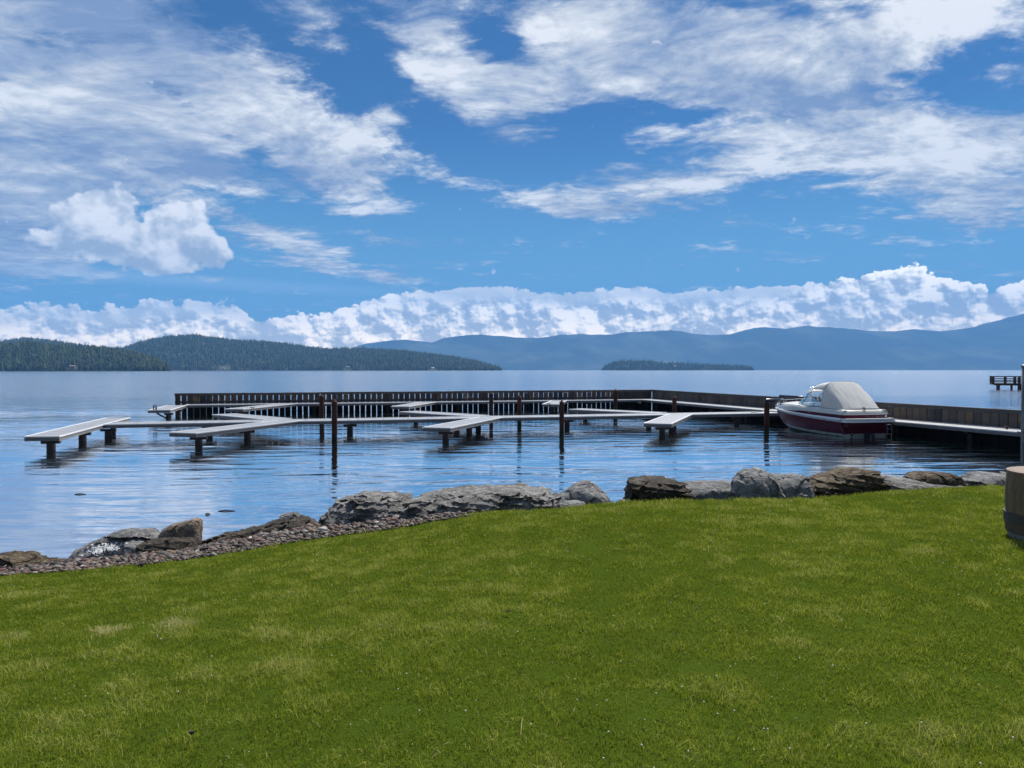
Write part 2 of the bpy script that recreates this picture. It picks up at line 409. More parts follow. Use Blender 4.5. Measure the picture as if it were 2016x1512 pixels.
MT['rock_slab'] = material('grey brown slab rock', rockf((.11,.105,.10),(.25,.243,.235),(.38,.37,.36), .9))
MT['rock_dark'] = material('dark brown rock', rockf((.035,.029,.024),(.085,.072,.060),(.22,.20,.17), .7))
MT['rock_tan'] = material('tan rock', rockf((.17,.13,.10),(.28,.22,.17),(.36,.30,.25), .1))
MT['rock_brown'] = material('brown layered rock', rockf((.045,.034,.022),(.145,.115,.080),(.27,.235,.185), 1.1))
MT['dropping'] = simple('white bird lime', (.72,.72,.72), (.8,.8,.8), 10., .8)
def pebf(t):
    r = geo(t, 'Random Per Island')
    c = ramp(t, r, [(0,(.030,.026,.026)),(.16,(.085,.062,.055)),(.3,(.13,.11,.095)),(.42,(.12,.055,.045)),(.54,(.17,.12,.085)),(.64,(.070,.065,.055)),(.74,(.17,.155,.14)),(.82,(.10,.045,.042)),(.91,(.24,.21,.18)),(.985,(.50,.48,.45))], 'CONSTANT')
    n = noise(t, coord(t), 60., 4., .6)
    c = mixc(t, lin(t, n, .3, .7)*.4, c, (.06,.055,.05))
    return principled(t, c, .75, 0., .35, bump(t, n, .3, .004))
MT['pebble'] = material('pebbles', pebf)
def groundf(t):
    v = geo(t); n = noise(t, v, 2.0, 5., .6); f = noise(t, v, 45., 4., .7); g = attr(t, 'gravel')
    c = mixc(t, n, (.035,.065,.006), (.060,.090,.010))
    c = mixc(t, sstep(t, f, .5, .7)*.5, c, (.055,.045,.022))
    gr = ramp(t, voro(t, v, 38., out='Distance')*.6+f*.5, [(.2,(.03,.026,.022)),(.5,(.10,.085,.07)),(.8,(.17,.155,.14))])
    c = mixc(t, sstep(t, g+(n-.5)*.5, .3, .6), c, gr)
    return principled(t, c, 1., 0., 0., bump(t, f, .8, .02))
MT['ground'] = material('lawn soil', groundf)
def bladef(t):
    r = attr(t, 'tint'); h = attr(t, 'tip')
    c = ramp(t, r, [(0,(.036,.072,.010)),(.22,(.088,.138,.014)),(.5,(.175,.228,.028)),(.78,(.240,.282,.050)),(.93,(.40,.39,.13)),(1,(.58,.50,.28))])
    c = mixc(t, h*.35, c, (.20,.25,.035))
    d_ = t.nodes.new('ShaderNodeBsdfDiffuse'); put(t, d_.inputs[0], c); d = d_.outputs[0]
    tr = t.nodes.new('ShaderNodeBsdfTranslucent'); put(t, tr.inputs[0], mixc(t, .5, c, (.34,.38,.02)))
    mx = t.nodes.new('ShaderNodeMixShader'); mx.inputs[0].default_value = .35
    t.links.new(d, mx.inputs[1]); t.links.new(tr.outputs[0], mx.inputs[2]); return mx.outputs[0]
MT['blade'] = material('grass blades', bladef)
MT['petal'] = simple('clover bloom', (.55,.54,.46), (.62,.60,.55), 30., .7, bs=0)
def forestf(a, b, c3):
    def fn(t):
        r = attr(t, 'tint')
        n = noise(t, geo(t), .012, 4., .6)
        c = ramp(t, r*.6+n*.5, [(.2,a),(.5,b),(.8,c3)])
        return principled(t, c, .9, 0., .1)
    return fn
MT['forest'] = material('conifer foliage', forestf((.010,.020,.010),(.024,.040,.018),(.062,.074,.032)))
MT['hill'] = simple('forest floor', (.020,.030,.014), (.05,.055,.03), .02, .95, bs=0)
def mtf(t):
    p = geo(t); n = noise(t, mapping(t, p, sca=(1,1,2)), .0011, 8., .62); n2 = noise(t, p, .006, 5., .7)
    c = mixc(t, sstep(t, n, .45, .62), (.015,.024,.022), (.075,.085,.06))
    c = mixc(t, sstep(t, n2*.5+n*.5, .58, .66)*.5, c, (.24,.24,.20))
    return principled(t, c, .95, 0., .1)
MT['mountain'] = material('far mountain', mtf)
def stavef(t):
    v = coord(t); x, y, z = sep(t, v); an = M(t, 'ARCTAN2', y, x)
    pid = M(t, 'FLOOR', an/(math.pi*2/22)); fr = M(t, 'FRACT', an/(math.pi*2/22))
    gap = sstep(t, M(t, 'ABSOLUTE', fr-.5), .455, .495)
    hs = noise(t, comb(t, pid*5.7, 0., 0.), 1., 0.)
    g = noise(t, comb(t, an*14., 0., z*2.), 1.6, 6., .65)
    kn = noise(t, comb(t, an*4., 0., z*5.), 1.4, 3., .6, 1.2)
    c = mixc(t, sstep(t, hs*.5+g*.5, .35, .65), (.115,.075,.045), (.24,.165,.10))
    c = mixc(t, sstep(t, kn, .58, .7)*.6, c, (.07,.06,.055))
    c = mixc(t, sstep(t, g, .62, .7)*.5, c, (.22,.21,.20))
    c = mixc(t, gap, c, (.015,.012,.010))
    return principled(t, c, .8, 0., .3, bump(t, g-gap, .5, .008))
MT['stave'] = material('barrel staves', stavef)
MT['band'] = simple('dark wooden band', (.035,.033,.034), (.075,.06,.052), 6., .85, stretch=(1,1,4))
MT['band2'] = simple('brown wooden band', (.07,.045,.030), (.12,.08,.055), 6., .85, stretch=(1,1,4))
MT['barreltop'] = simple('barrel rim', (.15,.10,.075), (.24,.18,.14), 8., .8)
MT['concrete'] = simple('pale footing', (.16,.155,.145), (.26,.25,.24), 14., .9)
MT['pierwood'] = simple('pier timber', (.03,.022,.022), (.07,.05,.042), 3., .85)
MT['pier_red'] = simple('reddish pier post', (.065,.028,.022), (.09,.045,.035), 3., .85)
MT['housewall'] = simple('house wall', (.55,.54,.50), (.62,.6,.57), 1., .8, bs=0)
MT['housebrown'] = simple('brown house wall', (.14,.10,.08), (.20,.15,.12), 1., .8, bs=0)
MT['roofgrey'] = simple('grey roof', (.20,.20,.20), (.26,.25,.25), 1., .8, bs=0)
MT['roofbrown'] = simple('brown roof', (.22,.15,.12), (.26,.19,.15), 1., .8, bs=0)
MT['window'] = simple('dark window', (.02,.025,.03), None, 1., .2, bs=0)
MT['twig'] = simple('wet twig', (.02,.015,.01), (.04,.03,.02), 9., .8)
MT['leaf'] = simple('dry leaf', (.22,.09,.04), (.28,.13,.06), 9., .8)

# ------------------------------------------------------------------ object helpers
def tag(o, label=None, cat=None, group=None, kind=None):
    if label: o['label'] = label
    if cat: o['category'] = cat
    if group: o['group'] = group
    if kind: o['kind'] = kind
    return o
def empty(name, loc=(0,0,0), rz=0.):
    o = bpy.data.objects.new(name, None); col.objects.link(o); o.location = loc; o.rotation_euler = (0,0,rz); o.empty_display_size = .2
    return o
def mesh_obj(name, verts, faces, mat, parent=None, smooth=False, uv=None):
    me = bpy.data.meshes.new(name); me.from_pydata([tuple(v) for v in verts], [], faces); me.validate(); me.update()
    me.materials.append(MT[mat] if isinstance(mat, str) else mat)
    if smooth: me.polygons.foreach_set('use_smooth', [True]*len(me.polygons))
    o = bpy.data.objects.new(name, me); col.objects.link(o)
    if parent is not None: o.parent = parent
    if uv is not None:
        l = me.uv_layers.new(name='UVMap')
        for lp in me.loops: l.data[lp.index].uv = uv[lp.vertex_index]
    return o
class MB:
    def __init__(s): s.v = []; s.f = []
    def add(s, vs, fs):
        b = len(s.v); s.v += [Vector(v) for v in vs]; s.f += [tuple(i+b for i in f) for f in fs]; return s
    def box(s, c, d, rz=0., rx=0., ry=0., bev=0.):
        bm = bmesh.new(); bmesh.ops.create_cube(bm, size=1)
        for v in bm.verts: v.co = Vector((v.co.x*d[0], v.co.y*d[1], v.co.z*d[2]))
        if bev: bmesh.ops.bevel(bm, geom=bm.edges[:], offset=bev, segments=1, affect='EDGES')
        m = Matrix.Translation(c) @ Matrix.Rotation(rz,4,'Z') @ Matrix.Rotation(ry,4,'Y') @ Matrix.Rotation(rx,4,'X')
        bm.verts.ensure_lookup_table(); bm.verts.index_update()
        s.add([m @ v.co for v in bm.verts], [[v.index for v in f.verts] for f in bm.faces]); bm.free(); return s
    def tube(s, pts, r, n=10, caps=True):
        pts = [Vector(p) for p in pts]; rings = []
        rs = r if hasattr(r, '__len__') else [r]*len(pts)
        prev = None
        for i, p in enumerate(pts):
            d = (pts[min(i+1, len(pts)-1)]-pts[max(i-1, 0)]).normalized()
            if prev is None:
                a = Vector((0,0,1)) if abs(d.z) < .9 else Vector((1,0,0))
                u = d.cross(a).normalized()
            else:
                u = (prev - d*prev.dot(d)).normalized()
            prev = u; w_ = d.cross(u)
            rings.append([p + (u*math.cos(2*math.pi*k/n)+w_*math.sin(2*math.pi*k/n))*rs[i] for k in range(n)])
        vs = [v for rg in rings for v in rg]; fs = []
        for i in range(len(pts)-1):
            for k in range(n):
                fs.append((i*n+k, i*n+(k+1)%n, (i+1)*n+(k+1)%n, (i+1)*n+k))
        if caps: fs.append(tuple(range(n))[::-1]); fs.append(tuple((len(pts)-1)*n+k for k in range(n)))
        return s.add(vs, fs)
    def prism(s, poly, z0, z1):
        n = len(poly); vs = [(p[0],p[1],z0) for p in poly]+[(p[0],p[1],z1) for p in poly]
        fs = [tuple(range(n))[::-1], tuple(range(n,2*n))]+[(i,(i+1)%n,n+(i+1)%n,n+i) for i in range(n)]
        return s.add(vs, fs)
    def build(s, name, mat, parent=None, smooth=False):
        return mesh_obj(name, s.v, s.f, mat, parent, smooth)
def np_mesh(name, V, loops, starts, totals, mat, attrs=None, smooth=False):
    me = bpy.data.meshes.new(name)
    me.vertices.add(len(V)); me.vertices.foreach_set('co', V.astype(np.float32).ravel())
    me.loops.add(len(loops)); me.loops.foreach_set('vertex_index', loops.astype(np.int32))
    me.polygons.add(len(starts)); me.polygons.foreach_set('loop_start', starts.astype(np.int32))
    me.polygons.foreach_set('loop_total', totals.astype(np.int32))
    if smooth: me.polygons.foreach_set('use_smooth', np.ones(len(starts), dtype=bool))
    for k, a in (attrs or {}).items():
        at = me.attributes.new(k, 'FLOAT', 'POINT'); at.data.foreach_set('value', a.astype(np.float32))
    me.update(calc_edges=True); me.materials.append(MT[mat])
    o = bpy.data.objects.new(name, me); col.objects.link(o); return o
def grid_faces(nr, nc):
    i, j = np.meshgrid(np.arange(nr-1), np.arange(nc-1), indexing='ij'); a = (i*nc+j).ravel()
    L = np.stack([a, a+1, a+nc+1, a+nc], 1)
    return L.ravel(), np.arange(len(a))*4, np.full(len(a), 4)
def vnoise(x, y, seed=0):      # numpy value noise 0..1
    def hsh(i, j):
        h = (i*374761393 + j*668265263 + seed*974711) & 0xffffffff
        h = ((h ^ (h >> 13))*1274126177) & 0xffffffff
        return ((h ^ (h >> 16)) & 0xffff)/65535.
    xi = np.floor(x).astype(np.int64); yi = np.floor(y).astype(np.int64); fx = x-xi; fy = y-yi
    fx = fx*fx*(3-2*fx); fy = fy*fy*(3-2*fy)
    return (hsh(xi,yi)*(1-fx)+hsh(xi+1,yi)*fx)*(1-fy)+(hsh(xi,yi+1)*(1-fx)+hsh(xi+1,yi+1)*fx)*fy
def fbm(x, y, seed=0, oct=4, rough=.5):
    s = 0; a = 1; t_ = 0
    for k in range(oct):
        s = s + a*vnoise(x*2**k, y*2**k, seed+k); t_ += a; a *= rough
    return s/t_

# ------------------------------------------------------------------ terrain (lawn sheet that dips under the lake)
EDGE = [(-40,9.5,.08,1.2),(-10,10.2,.08,1.2)]
for px, py, z, wd in [(0,1132,.12,1.0),(150,1122,.16,1.3),(300,1108,.24,1.6),(390,1097,.31,2.0),(500,1080,.40,2.6),(600,1062,.50,2.9),(720,1046,.62,2.5),(800,1036,.70,2.2),(850,1025,.78,1.8),(950,1011,.92,1.6),(1090,1001,1.02,1.6),(1240,986,1.14,1.6),(1450,983,1.17,1.6),(1600,981,1.18,1.6),(1750,966,1.21,1.6),(1900,958,1.24,1.6),(1985,956,1.25,1.6)]:
    p = on_z(px, py, z); EDGE.append((p.x, p.y, z, wd))
EDGE += [(20,11.6,1.3,1.6),(60,12,1.3,1.6)]
EX = np.array([e[0] for e in EDGE]); EY = np.array([e[1] for e in EDGE]); EZ = np.array([e[2] for e in EDGE]); EW = np.array([e[3] for e in EDGE])
GZ0 = 1.40
def ground(x, y):
    x = np.asarray(x, float); y = np.asarray(y, float)
    ey = np.interp(x, EX, EY); ez = np.interp(x, EX, EZ); ew = np.interp(x, EX, EW)
    t_ = np.clip(y/ey, 0, 1)
    sm = t_*t_*(3-2*t_)*.45 + t_*.55
    lawn = GZ0*(1-sm) + ez*sm + (fbm(x*.55+9, y*.55, 3, 3)-.5)*.06*np.clip((ey-y)/2, 0, 1)
    d = y-ey
    bank = ez*(1-np.clip(d/ew, 0, 1)**np.interp(x, [-6.5, -5., -1.2, .2], [2.2, 2.8, 2.8, .9])) - .30*np.clip(d-ew, 0, 6)
    bank = np.where(d > 0, bank, 0)
    z = np.where(d > 0, bank, lawn)
    return np.where(y < 0, GZ0, z)
def build_terrain():
    xs = np.concatenate([[-400,-150,-60,-30], np.arange(-16,16.01,.16), [22,35,70,160,400]])
    ys = np.concatenate([[-300,-100,-30,-8,-3], np.arange(-1,17,.14), [20]])
    X, Y = np.meshgrid(xs, ys); Z = ground(X.ravel(), Y.ravel()).reshape(X.shape)
    Z = Z + (fbm(X*5, Y*5, 11, 2)-.5)*.02
    d = Y - np.interp(X, EX, EY)
    g = np.clip((d+.1)/.35, 0, 1)*np.clip((-X+.2)/.8, 0, 1)
    # thin worn strip beside the pebbles
    V = np.stack([X.ravel(), Y.ravel(), Z.ravel()], 1)
    o = np_mesh('lawn', V, *grid_faces(*X.shape), 'ground', {'gravel': g.ravel()}, True)
    tag(o, kind='structure')
build_terrain()

# water: one sheet out to beyond the mountains
def build_water():
    o = mesh_obj('lake_water', [(-21000,9,0),(21000,9,0),(21000,12750,0),(-21000,12750,0)], [(0,1,2,3)], 'water'); tag(o, kind='structure')
build_water()

# ------------------------------------------------------------------ grass blades
def build_grass():
    P = []
    def ring(d0, d1, dens, k, lo):
        A = (d1-d0)*(2*lo+k*(d0+d1)); n = int(A*dens)
        y = rng.uniform(d0, d1, n*2); xm = lo+k*y; keep = rng.uniform(0, lo+k*d1, n*2) < xm
        y = y[keep][:n]; xm = xm[keep][:n]
        return rng.uniform(-1, 1, len(y))*xm, y
    for (d0, d1, dens, w0, h0) in [(1.2,2.3,2600,.0036,.040),(2.3,3.4,8500,.0030,.038),(3.4,4.8,7600,.0032,.038),(4.8,6.6,5600,.0038,.038),(6.6,8.6,4200,.0046,.036),(8.6,11.9,3300,.0056,.036)]:
        x, y = ring(d0, d1, dens, .72, 2.7)
        P.append(np.stack([x, y, np.full_like(x, w0), np.full_like(x, h0)], 1))
    P = np.concatenate(P)
    d = P[:,1] - np.interp(P[:,0], EX, EY)
    rag = fbm(P[:,0]*3, P[:,1]*3, 5, 3)
    worn = (P[:,0] < -.8) & (P[:,0] > -4.6)
    lim = -.02 + (rag-.5)*.35 + np.where(P[:,0] < -1, (fbm(P[:,0]*1.1, P[:,1]*1.1, 8, 3)-.42)*.8, 0) - np.where(worn, .10, 0) + np.clip((P[:,0]+1.2)/.8, 0, 1)*.22
    thin = np.where((d > lim-.5) & worn, rng.uniform(0,1,len(d)) > .45, True)
    P = P[(d < lim) & thin]; n = len(P)
    x, y, wd, ht = P.T
    pat = fbm(x*1.4, y*1.4, 21, 4, .6); pat2 = fbm(x*5, y*5, 31, 3, .6); pat3 = fbm(x*.5, y*.7, 41, 3)
    # tufts: clumps of taller blades
    hs = ht*(.45+1.0*rng.random(n))*(.75+1.6*(pat2-.4))*(1+.9*(pat-.5))
    tall = rng.random(n) < .025; hs = np.where(tall, hs*1.9, hs)
    hs = np.clip(hs*1.05, .010, .085)
    tint = np.clip(.38 + (pat-.5)*1.0 + (pat2-.5)*1.7 + (pat3-.5)*.35 + rng.normal(0, .20, n), 0, .92)
    pale = np.exp(-(((x+3.35)/.62)**2 + ((y-6.0)/.28)**2)*1.2) + np.exp(-(((x+4.9)/.35)**2 + ((y-5.5)/.2)**2))
    tint = np.clip(tint + pale*.42, 0, 1)
    dry = rng.random(n) < .035; tint = np.where(dry, rng.uniform(.9, 1, n), tint)
    az = rng.uniform(0, 2*np.pi, n); lean = np.abs(rng.normal(0, .7, n))+.12
    face = rng.uniform(0, np.pi, n)
    z = ground(x, y) - .004
    cx, sx = np.cos(face), np.sin(face)
    la, lb = np.cos(az)*lean, np.sin(az)*lean
    w_ = wd*(.7+.6*rng.random(n))*.5
    base = np.stack([x, y, z], 1)
    side = np.stack([cx*w_, sx*w_, np.zeros(n)], 1)
    mid = base + np.stack([la*hs*.35, lb*hs*.35, hs*.55], 1)
    tipv = base + np.stack([la*hs*1.0, lb*hs*1.0, hs*np.clip(1.0-lean*.35, .3, 1)], 1)
    V = np.stack([base-side, base+side, mid+side*.8, mid-side*.8, tipv], 1).reshape(-1, 3)
    b = np.arange(n)*5
    L = np.stack([b, b+1, b+2, b+3, b+3, b+2, b+4], 1).ravel()
    st = np.stack([np.arange(n)*7, np.arange(n)*7+4], 1).ravel(); tt = np.tile([4, 3], n)
    tip = np.tile([0, 0, .5, .5, 1.], n)
    o = np_mesh('grass', V, L, st, tt, 'blade', {'tint': np.repeat(tint, 5), 'tip': tip})
    tag(o, 'short green lawn grass with paler tufts covering the foreground', 'grass', kind='stuff')
build_grass()
def build_clover():
    mb = MB(); rr = random.Random(3)
    cl = [(rr.uniform(-1,1), rr.uniform(2.6,10.3)) for _ in range(60)]
    for c in cl:
        for _ in range(rr.randint(1, 12)):
            y = c[1]+rr.gauss(0,.30); x = c[0]*(.72*c[1]+.5)+rr.gauss(0,.4)
            if y > float(np.interp(x, EX, EY))-.25 or y < 2.3: continue
            z = float(ground(x, y))+.036+rr.uniform(0,.012); r = rr.uniform(.0022,.0048)*(1+.05*y)
            ring = [(x+r*math.cos(a), y+r*math.sin(a), z) for a in [k*math.pi/3 for k in range(6)]]
            ring2 = [(x+r*.8*math.cos(a), y+r*.8*math.sin(a), z+r*.8) for a in [k*math.pi/3 for k in range(6)]]
            mb.add(ring+ring2+[(x,y,z+r*1.2),(x,y,z-r*.3)], [(k,(k+1)%6,6+(k+1)%6,6+k) for k in range(6)]+[(6+k,6+(k+1)%6,12) for k in range(6)]+[((k+1)%6,k,13) for k in range(6)])
    o = mb.build('clover_blooms', 'petal', smooth=True)
    tag(o, 'tiny white clover blooms scattered through the lawn', 'clover', kind='stuff')
build_clover()

# ------------------------------------------------------------------ pebble bank
def build_pebbles():
    base = [(0,0,1),(.9,0,.2),(.28,.86,.15),(-.73,.53,.25),(-.73,-.53,.1),(.28,-.86,.2),(0,0,-.8)]
    # slightly better: two rings
    k = 6; ringa = [(math.cos(2*math.pi*i/k), math.sin(2*math.pi*i/k), .30) for i in range(k)]
    ringb = [(.95*math.cos(2*math.pi*(i+.5)/k), .95*math.sin(2*math.pi*(i+.5)/k), -.35) for i in range(k)]
    T = np.array(ringa+ringb+[(0,0,.95),(0,0,-.9)], float)
    Fc = [(i,(i+1)%k,12) for i in range(k)]+[((i+1)%k,i,6+i) for i in range(k)]+[((i+1)%k,6+i,6+(i+1)%k) for i in range(k)]+[(6+(i+1)%k,6+i,13) for i in range(k)]
    Fc = np.array(Fc)
    n = 23000
    x = rng.uniform(-9.5, 1.2, n); u = rng.beta(1.0, 1.1, n)
    ey = np.interp(x, EX, EY); ew = np.interp(x, EX, EW)
    y = ey - .12 + (rng.random(n)**1.2)*(ew*1.15+.12)
    keep = (rng.random(n) < np.clip((-.55-x)/.7, 0, 1)); x, y = x[keep], y[keep]; n = len(x)
    d = y - np.interp(x, EX, EY)
    s = rng.lognormal(math.log(.021), .50, n); s = np.clip(s, .008, .075)
    s = np.where(d < .15, s*.75, s)
    z = ground(x, y) + s*.15 + rng.random(n)*.015
    # heap against the long dark rocks
    V = np.repeat(T[None], n, 0)*(1+rng.normal(0, .14, (n, 14, 1)))
    V[:,:,0] *= (s*rng.uniform(.9,1.5,n))[:,None]; V[:,:,1] *= (s*rng.uniform(.7,1.1,n))[:,None]; V[:,:,2] *= (s*rng.uniform(.4,.8,n))[:,None]
    a = rng.uniform(0, 2*np.pi, n); tl = rng.normal(0, .35, n)
    X = V[:,:,0]*np.cos(a)[:,None]-V[:,:,1]*np.sin(a)[:,None]; Y = V[:,:,0]*np.sin(a)[:,None]+V[:,:,1]*np.cos(a)[:,None]
    Z = V[:,:,2]+X*np.tan(tl)[:,None]*.6
    V = np.stack([X+x[:,None], Y+y[:,None], Z+z[:,None]], 2).reshape(-1,3)
    L = (Fc[None]+(np.arange(n)*14)[:,None,None]).reshape(-1)
    m = n*len(Fc)
    o = np_mesh('gravel', V, L, np.arange(m)*3, np.full(m, 3), 'pebble', None, True)
    tag(o, 'bank of mixed red, grey and brown pebbles along the waterline', 'gravel', kind='stuff')
build_pebbles()

# ------------------------------------------------------------------ boulders
def rock(name, label, prof, Yc, depth, mat, rough=.05, seed=0, lay=0., zb=-.25, sq=3.2, shear=0., flat=0.):
    """prof: photo outline of the top edge, converted to metres at distance Yc; depth: thickness front to back"""
    P3 = [at_y(px, py, Yc) for px, py in prof]
    xs = np.array([p.x for p in P3]); zs = np.array([p.z for p in P3])
    x0, x1 = xs[0], xs[-1]; cx = (x0+x1)/2; nu, nv = 130, 96
    zb = float(ground(cx, Yc-depth*.4))-.30 if zb is None else zb
    V = []; 
    for i in range(nu):
        t_ = i/(nu-1); x = x0+(x1-x0)*(.5-.5*math.cos(math.pi*t_))
        ht = float(np.interp(x, xs, zs))
        endf = (max(0., 1-abs((x-cx)/((x1-x0)/2))**sq))**(1/sq)
        dp = depth*.5*(.25+.75*endf)
        for j in range(nv):
            a = 2*math.pi*j/nv
            c, s = math.cos(a), math.sin(a)
            e = 2/sq
            yy = math.copysign(abs(c)**e, c)*dp; zz = math.copysign(abs(s)**e, s)
            zm = (ht+zb)/2; z = zm + zz*(ht-zb)/2*(1 if endf > 0 else 0)
            if shear: yy += (z-zm)*shear
            # front face recedes towards the top
            yy += max(0, (z-zm))*.25
            V.append(Vector((x-cx, yy, z)))
    # displacement
    N = Vector((seed*3.7, seed*1.3, seed*.77)); out = []
    for v in V:
        n0 = mn.noise(v*1.5+N)*.6+mn.noise(v*3.3+N)*.4
        cell = mn.voronoi(v*Vector((1,1,1.3))*2.3+N)[0]
        ridg = mn.ridged_multi_fractal(v*3.0+N, .9, 2.1, 5, 1.0, 2.0)
        st = 0.
        if lay:
            q = (v.z+v.x*.10+mn.noise(v*1.2+N)*.05)*13
            st = (abs((q % 1)-.5)*2)**2*lay + (math.floor(q)*.618 % 1)*lay*.8
        f = n0*.5 - (cell[1]-cell[0])*.35 + ridg*.05 - .12
        top = min(1, max(0, (v.z-zb)/max(.1, .5)))
        cell2 = mn.voronoi(v*Vector((1,1,1.6))*5.5+N)[0]
        f += -(cell2[1]-cell2[0])*.10 + (mn.noise(v*7+N))*.12
        def facet(sc_):
            p_ = v*sc_+N*1.7; q_ = mn.voronoi(p_)[1][0]; return (p_-q_).dot(mn.noise_vector(q_*5.3))
        dd = rough*(f*.8 + facet(1.7)*2.5 + facet(4.3)*1.1 + facet(9.)*.3)
        d_ = Vector((v.x*.25, v.y, 0)); d_ = d_.normalized() if d_.length > 1e-5 else Vector((0,0,0))
        o = v + d_*(dd*1.4 + st) + Vector((0,0,dd*.32-rough*.12))
        fn = mn.fractal(v*10+N, .55, 2.1, 5)*rough*.22
        o += Vector((fn*.6, fn, fn*.8)); out.append(o)
    faces = [(i*nv+j, i*nv+(j+1)%nv, (i+1)*nv+(j+1)%nv, (i+1)*nv+j) for i in range(nu-1) for j in range(nv)]
    faces += [tuple(range(nv))[::-1], tuple((nu-1)*nv+j for j in range(nv))]
    o = mesh_obj(name, out, faces, mat, smooth=True); o.location = (cx, Yc, 0)
    bm = bmesh.new(); bm.from_mesh(o.data)
    bmesh.ops.recalc_face_normals(bm, faces=bm.faces)
    for f in bm.faces: f.smooth = True
    for ed in bm.edges:
        if len(ed.link_faces) == 2 and ed.calc_face_angle(0) > R(38): ed.smooth = False
    bm.to_mesh(o.data); bm.free()
    tag(o, label, 'rock', 'boulders along the shoreline'); return o
rock('boulder', 'low brown layered rock at the far left end of the pebble bank', [(-60,1110),(-20,1098),(10,1094),(35,1092),(60,1102),(95,1108)], 10.9, .7, 'rock_brown', .06, 1, .05)
r1 = rock('boulder', 'broad flat grey rock splashed with white bird droppings', [(140,1100),(150,1082),(180,1066),(210,1052),(245,1045),(280,1046),(305,1056),(325,1080)], 11.7, 1.1, 'rock_grey', .05, 2, zb=-.4, sq=2.6)
rock('boulder', 'low dark rock in front of the upright tan rock', [(262,1090),(275,1068),(300,1062),(340,1060),(372,1062),(388,1075),(394,1090)], 11.45, .45, 'rock_dark', .05, 3, .03)
rock('boulder', 'upright tan wedge shaped rock beside the water', [(311,1060),(316,1042),(335,1034),(362,1028),(378,1022),(390,1024),(393,1050),(391,1075)], 11.8, .45, 'rock_tan', .03, 4, zb=-.3, sq=3.5)
rock('boulder', 'long low dark rock half buried in the pebbles', [(394,1080),(402,1066),(430,1054),(470,1046),(510,1036),(545,1024),(580,1020),(604,1026),(622,1040)], 12.9, .9, 'rock_dark', .07, 5, .03, zb=-.4)
rock('boulder', 'small grey rock standing on the end of the long low dark rock', [(546,1026),(551,1014),(565,1011),(582,1010),(590,1018),(604,1030)], 13.1, .4, 'rock_grey', .03, 6, zb=.1)
rock('boulder', 'large fractured grey brown rock behind the pebbles with a wide peaked top', [(638,1030),(648,1006),(668,984),(700,975),(738,972),(765,975),(790,980),(805,990),(822,1012),(834,1030)], 12.3, 1.3, 'rock_slab', .10, 7, .05, zb=-.2, sq=3.0, flat=.5)
rock('boulder', 'longest flat topped slab rock running along the lawn edge', [(806,1010),(812,988),(830,980),(870,972),(920,966),(985,961),(1030,962),(1058,965),(1080,974),(1088,996)], 11.95, 1.35, 'rock_slab', .08, 8, .05, zb=.1, sq=4.0)
rock('boulder', 'pointed triangular grey rock standing alone left of the open gap', [(1084,996),(1092,978),(1112,966),(1135,953),(1148,950),(1164,948),(1178,958),(1192,972),(1206,994)], 12.1, .9, 'rock_grey', .07, 9, zb=.2, sq=2.6)
rock('boulder', 'low pale rock poking out beneath the pointed grey rock', [(1100,992),(1112,987),(1135,986),(1150,990)], 11.2, .4, 'rock_grey', .02, 19, zb=.7)
rock('boulder', 'blocky dark brown rock right of the open gap in the rocks', [(1244,992),(1246,950),(1254,945),(1280,943),(1315,945),(1336,948),(1342,958),(1352,968),(1360,990)], 11.7, .9, 'rock_dark', .07, 10, .045, zb=.3, sq=5.)
rock('boulder', 'smooth dark grey sloping rock between the blocky and the tall boulders', [(1330,985),(1344,955),(1356,952),(1385,951),(1430,951),(1450,953),(1458,985)], 11.95, 1.0, 'rock_grey', .05, 11, zb=.2, sq=3.5)
rock('boulder', 'tallest rounded speckled grey boulder on the shore', [(1447,985),(1450,950),(1462,934),(1480,926),(1500,925),(1515,928),(1524,940),(1534,960),(1542,985)], 11.55, .9, 'rock_grey', .06, 12, zb=.3, sq=3.2)
rock('boulder', 'rounded speckled grey boulder leaning on the tallest one', [(1518,985),(1526,945),(1545,938),(1565,935),(1582,937),(1594,950),(1602,965),(1606,985)], 11.6, .9, 'rock_grey', .05, 13, zb=.3, sq=3.2)
rock('boulder', 'brown layered rock rising to a square right end', [(1598,985),(1602,950),(1620,944),(1650,937),(1675,928),(1700,926),(1722,926),(1727,945),(1729,978)], 11.6, .9, 'rock_brown', .06, 14, .055, zb=.3, sq=5.)
rock('boulder', 'long low grey slab rock beneath a smaller flat rock', [(1720,972),(1728,942),(1755,940),(1790,943),(1830,950),(1870,955),(1900,957),(1915,965)], 12.0, 1.1, 'rock_slab', .06, 15, .03, zb=.3, sq=4.)
rock('boulder', 'small flat topped rock with pale patches resting on the low slab', [(1788,955),(1793,940),(1806,934),(1830,930),(1860,931),(1880,933),(1888,942),(1894,956)], 12.2, .6, 'rock_brown', .04, 16, zb=.75, sq=4.)
rock('boulder', 'dark grey rock nearest the wooden barrel', [(1893,962),(1905,950),(1925,936),(1940,930),(1965,931),(1990,934),(2020,935),(2060,950)], 12.2, 1.1, 'rock_grey', .06, 17, zb=.3)
rock('boulder', 'sliver of pale rock low in the grass by the open gap', [(1214,990),(1225,985),(1240,984),(1252,990)], 11.5, .4, 'rock_grey', .02, 18, zb=.8)
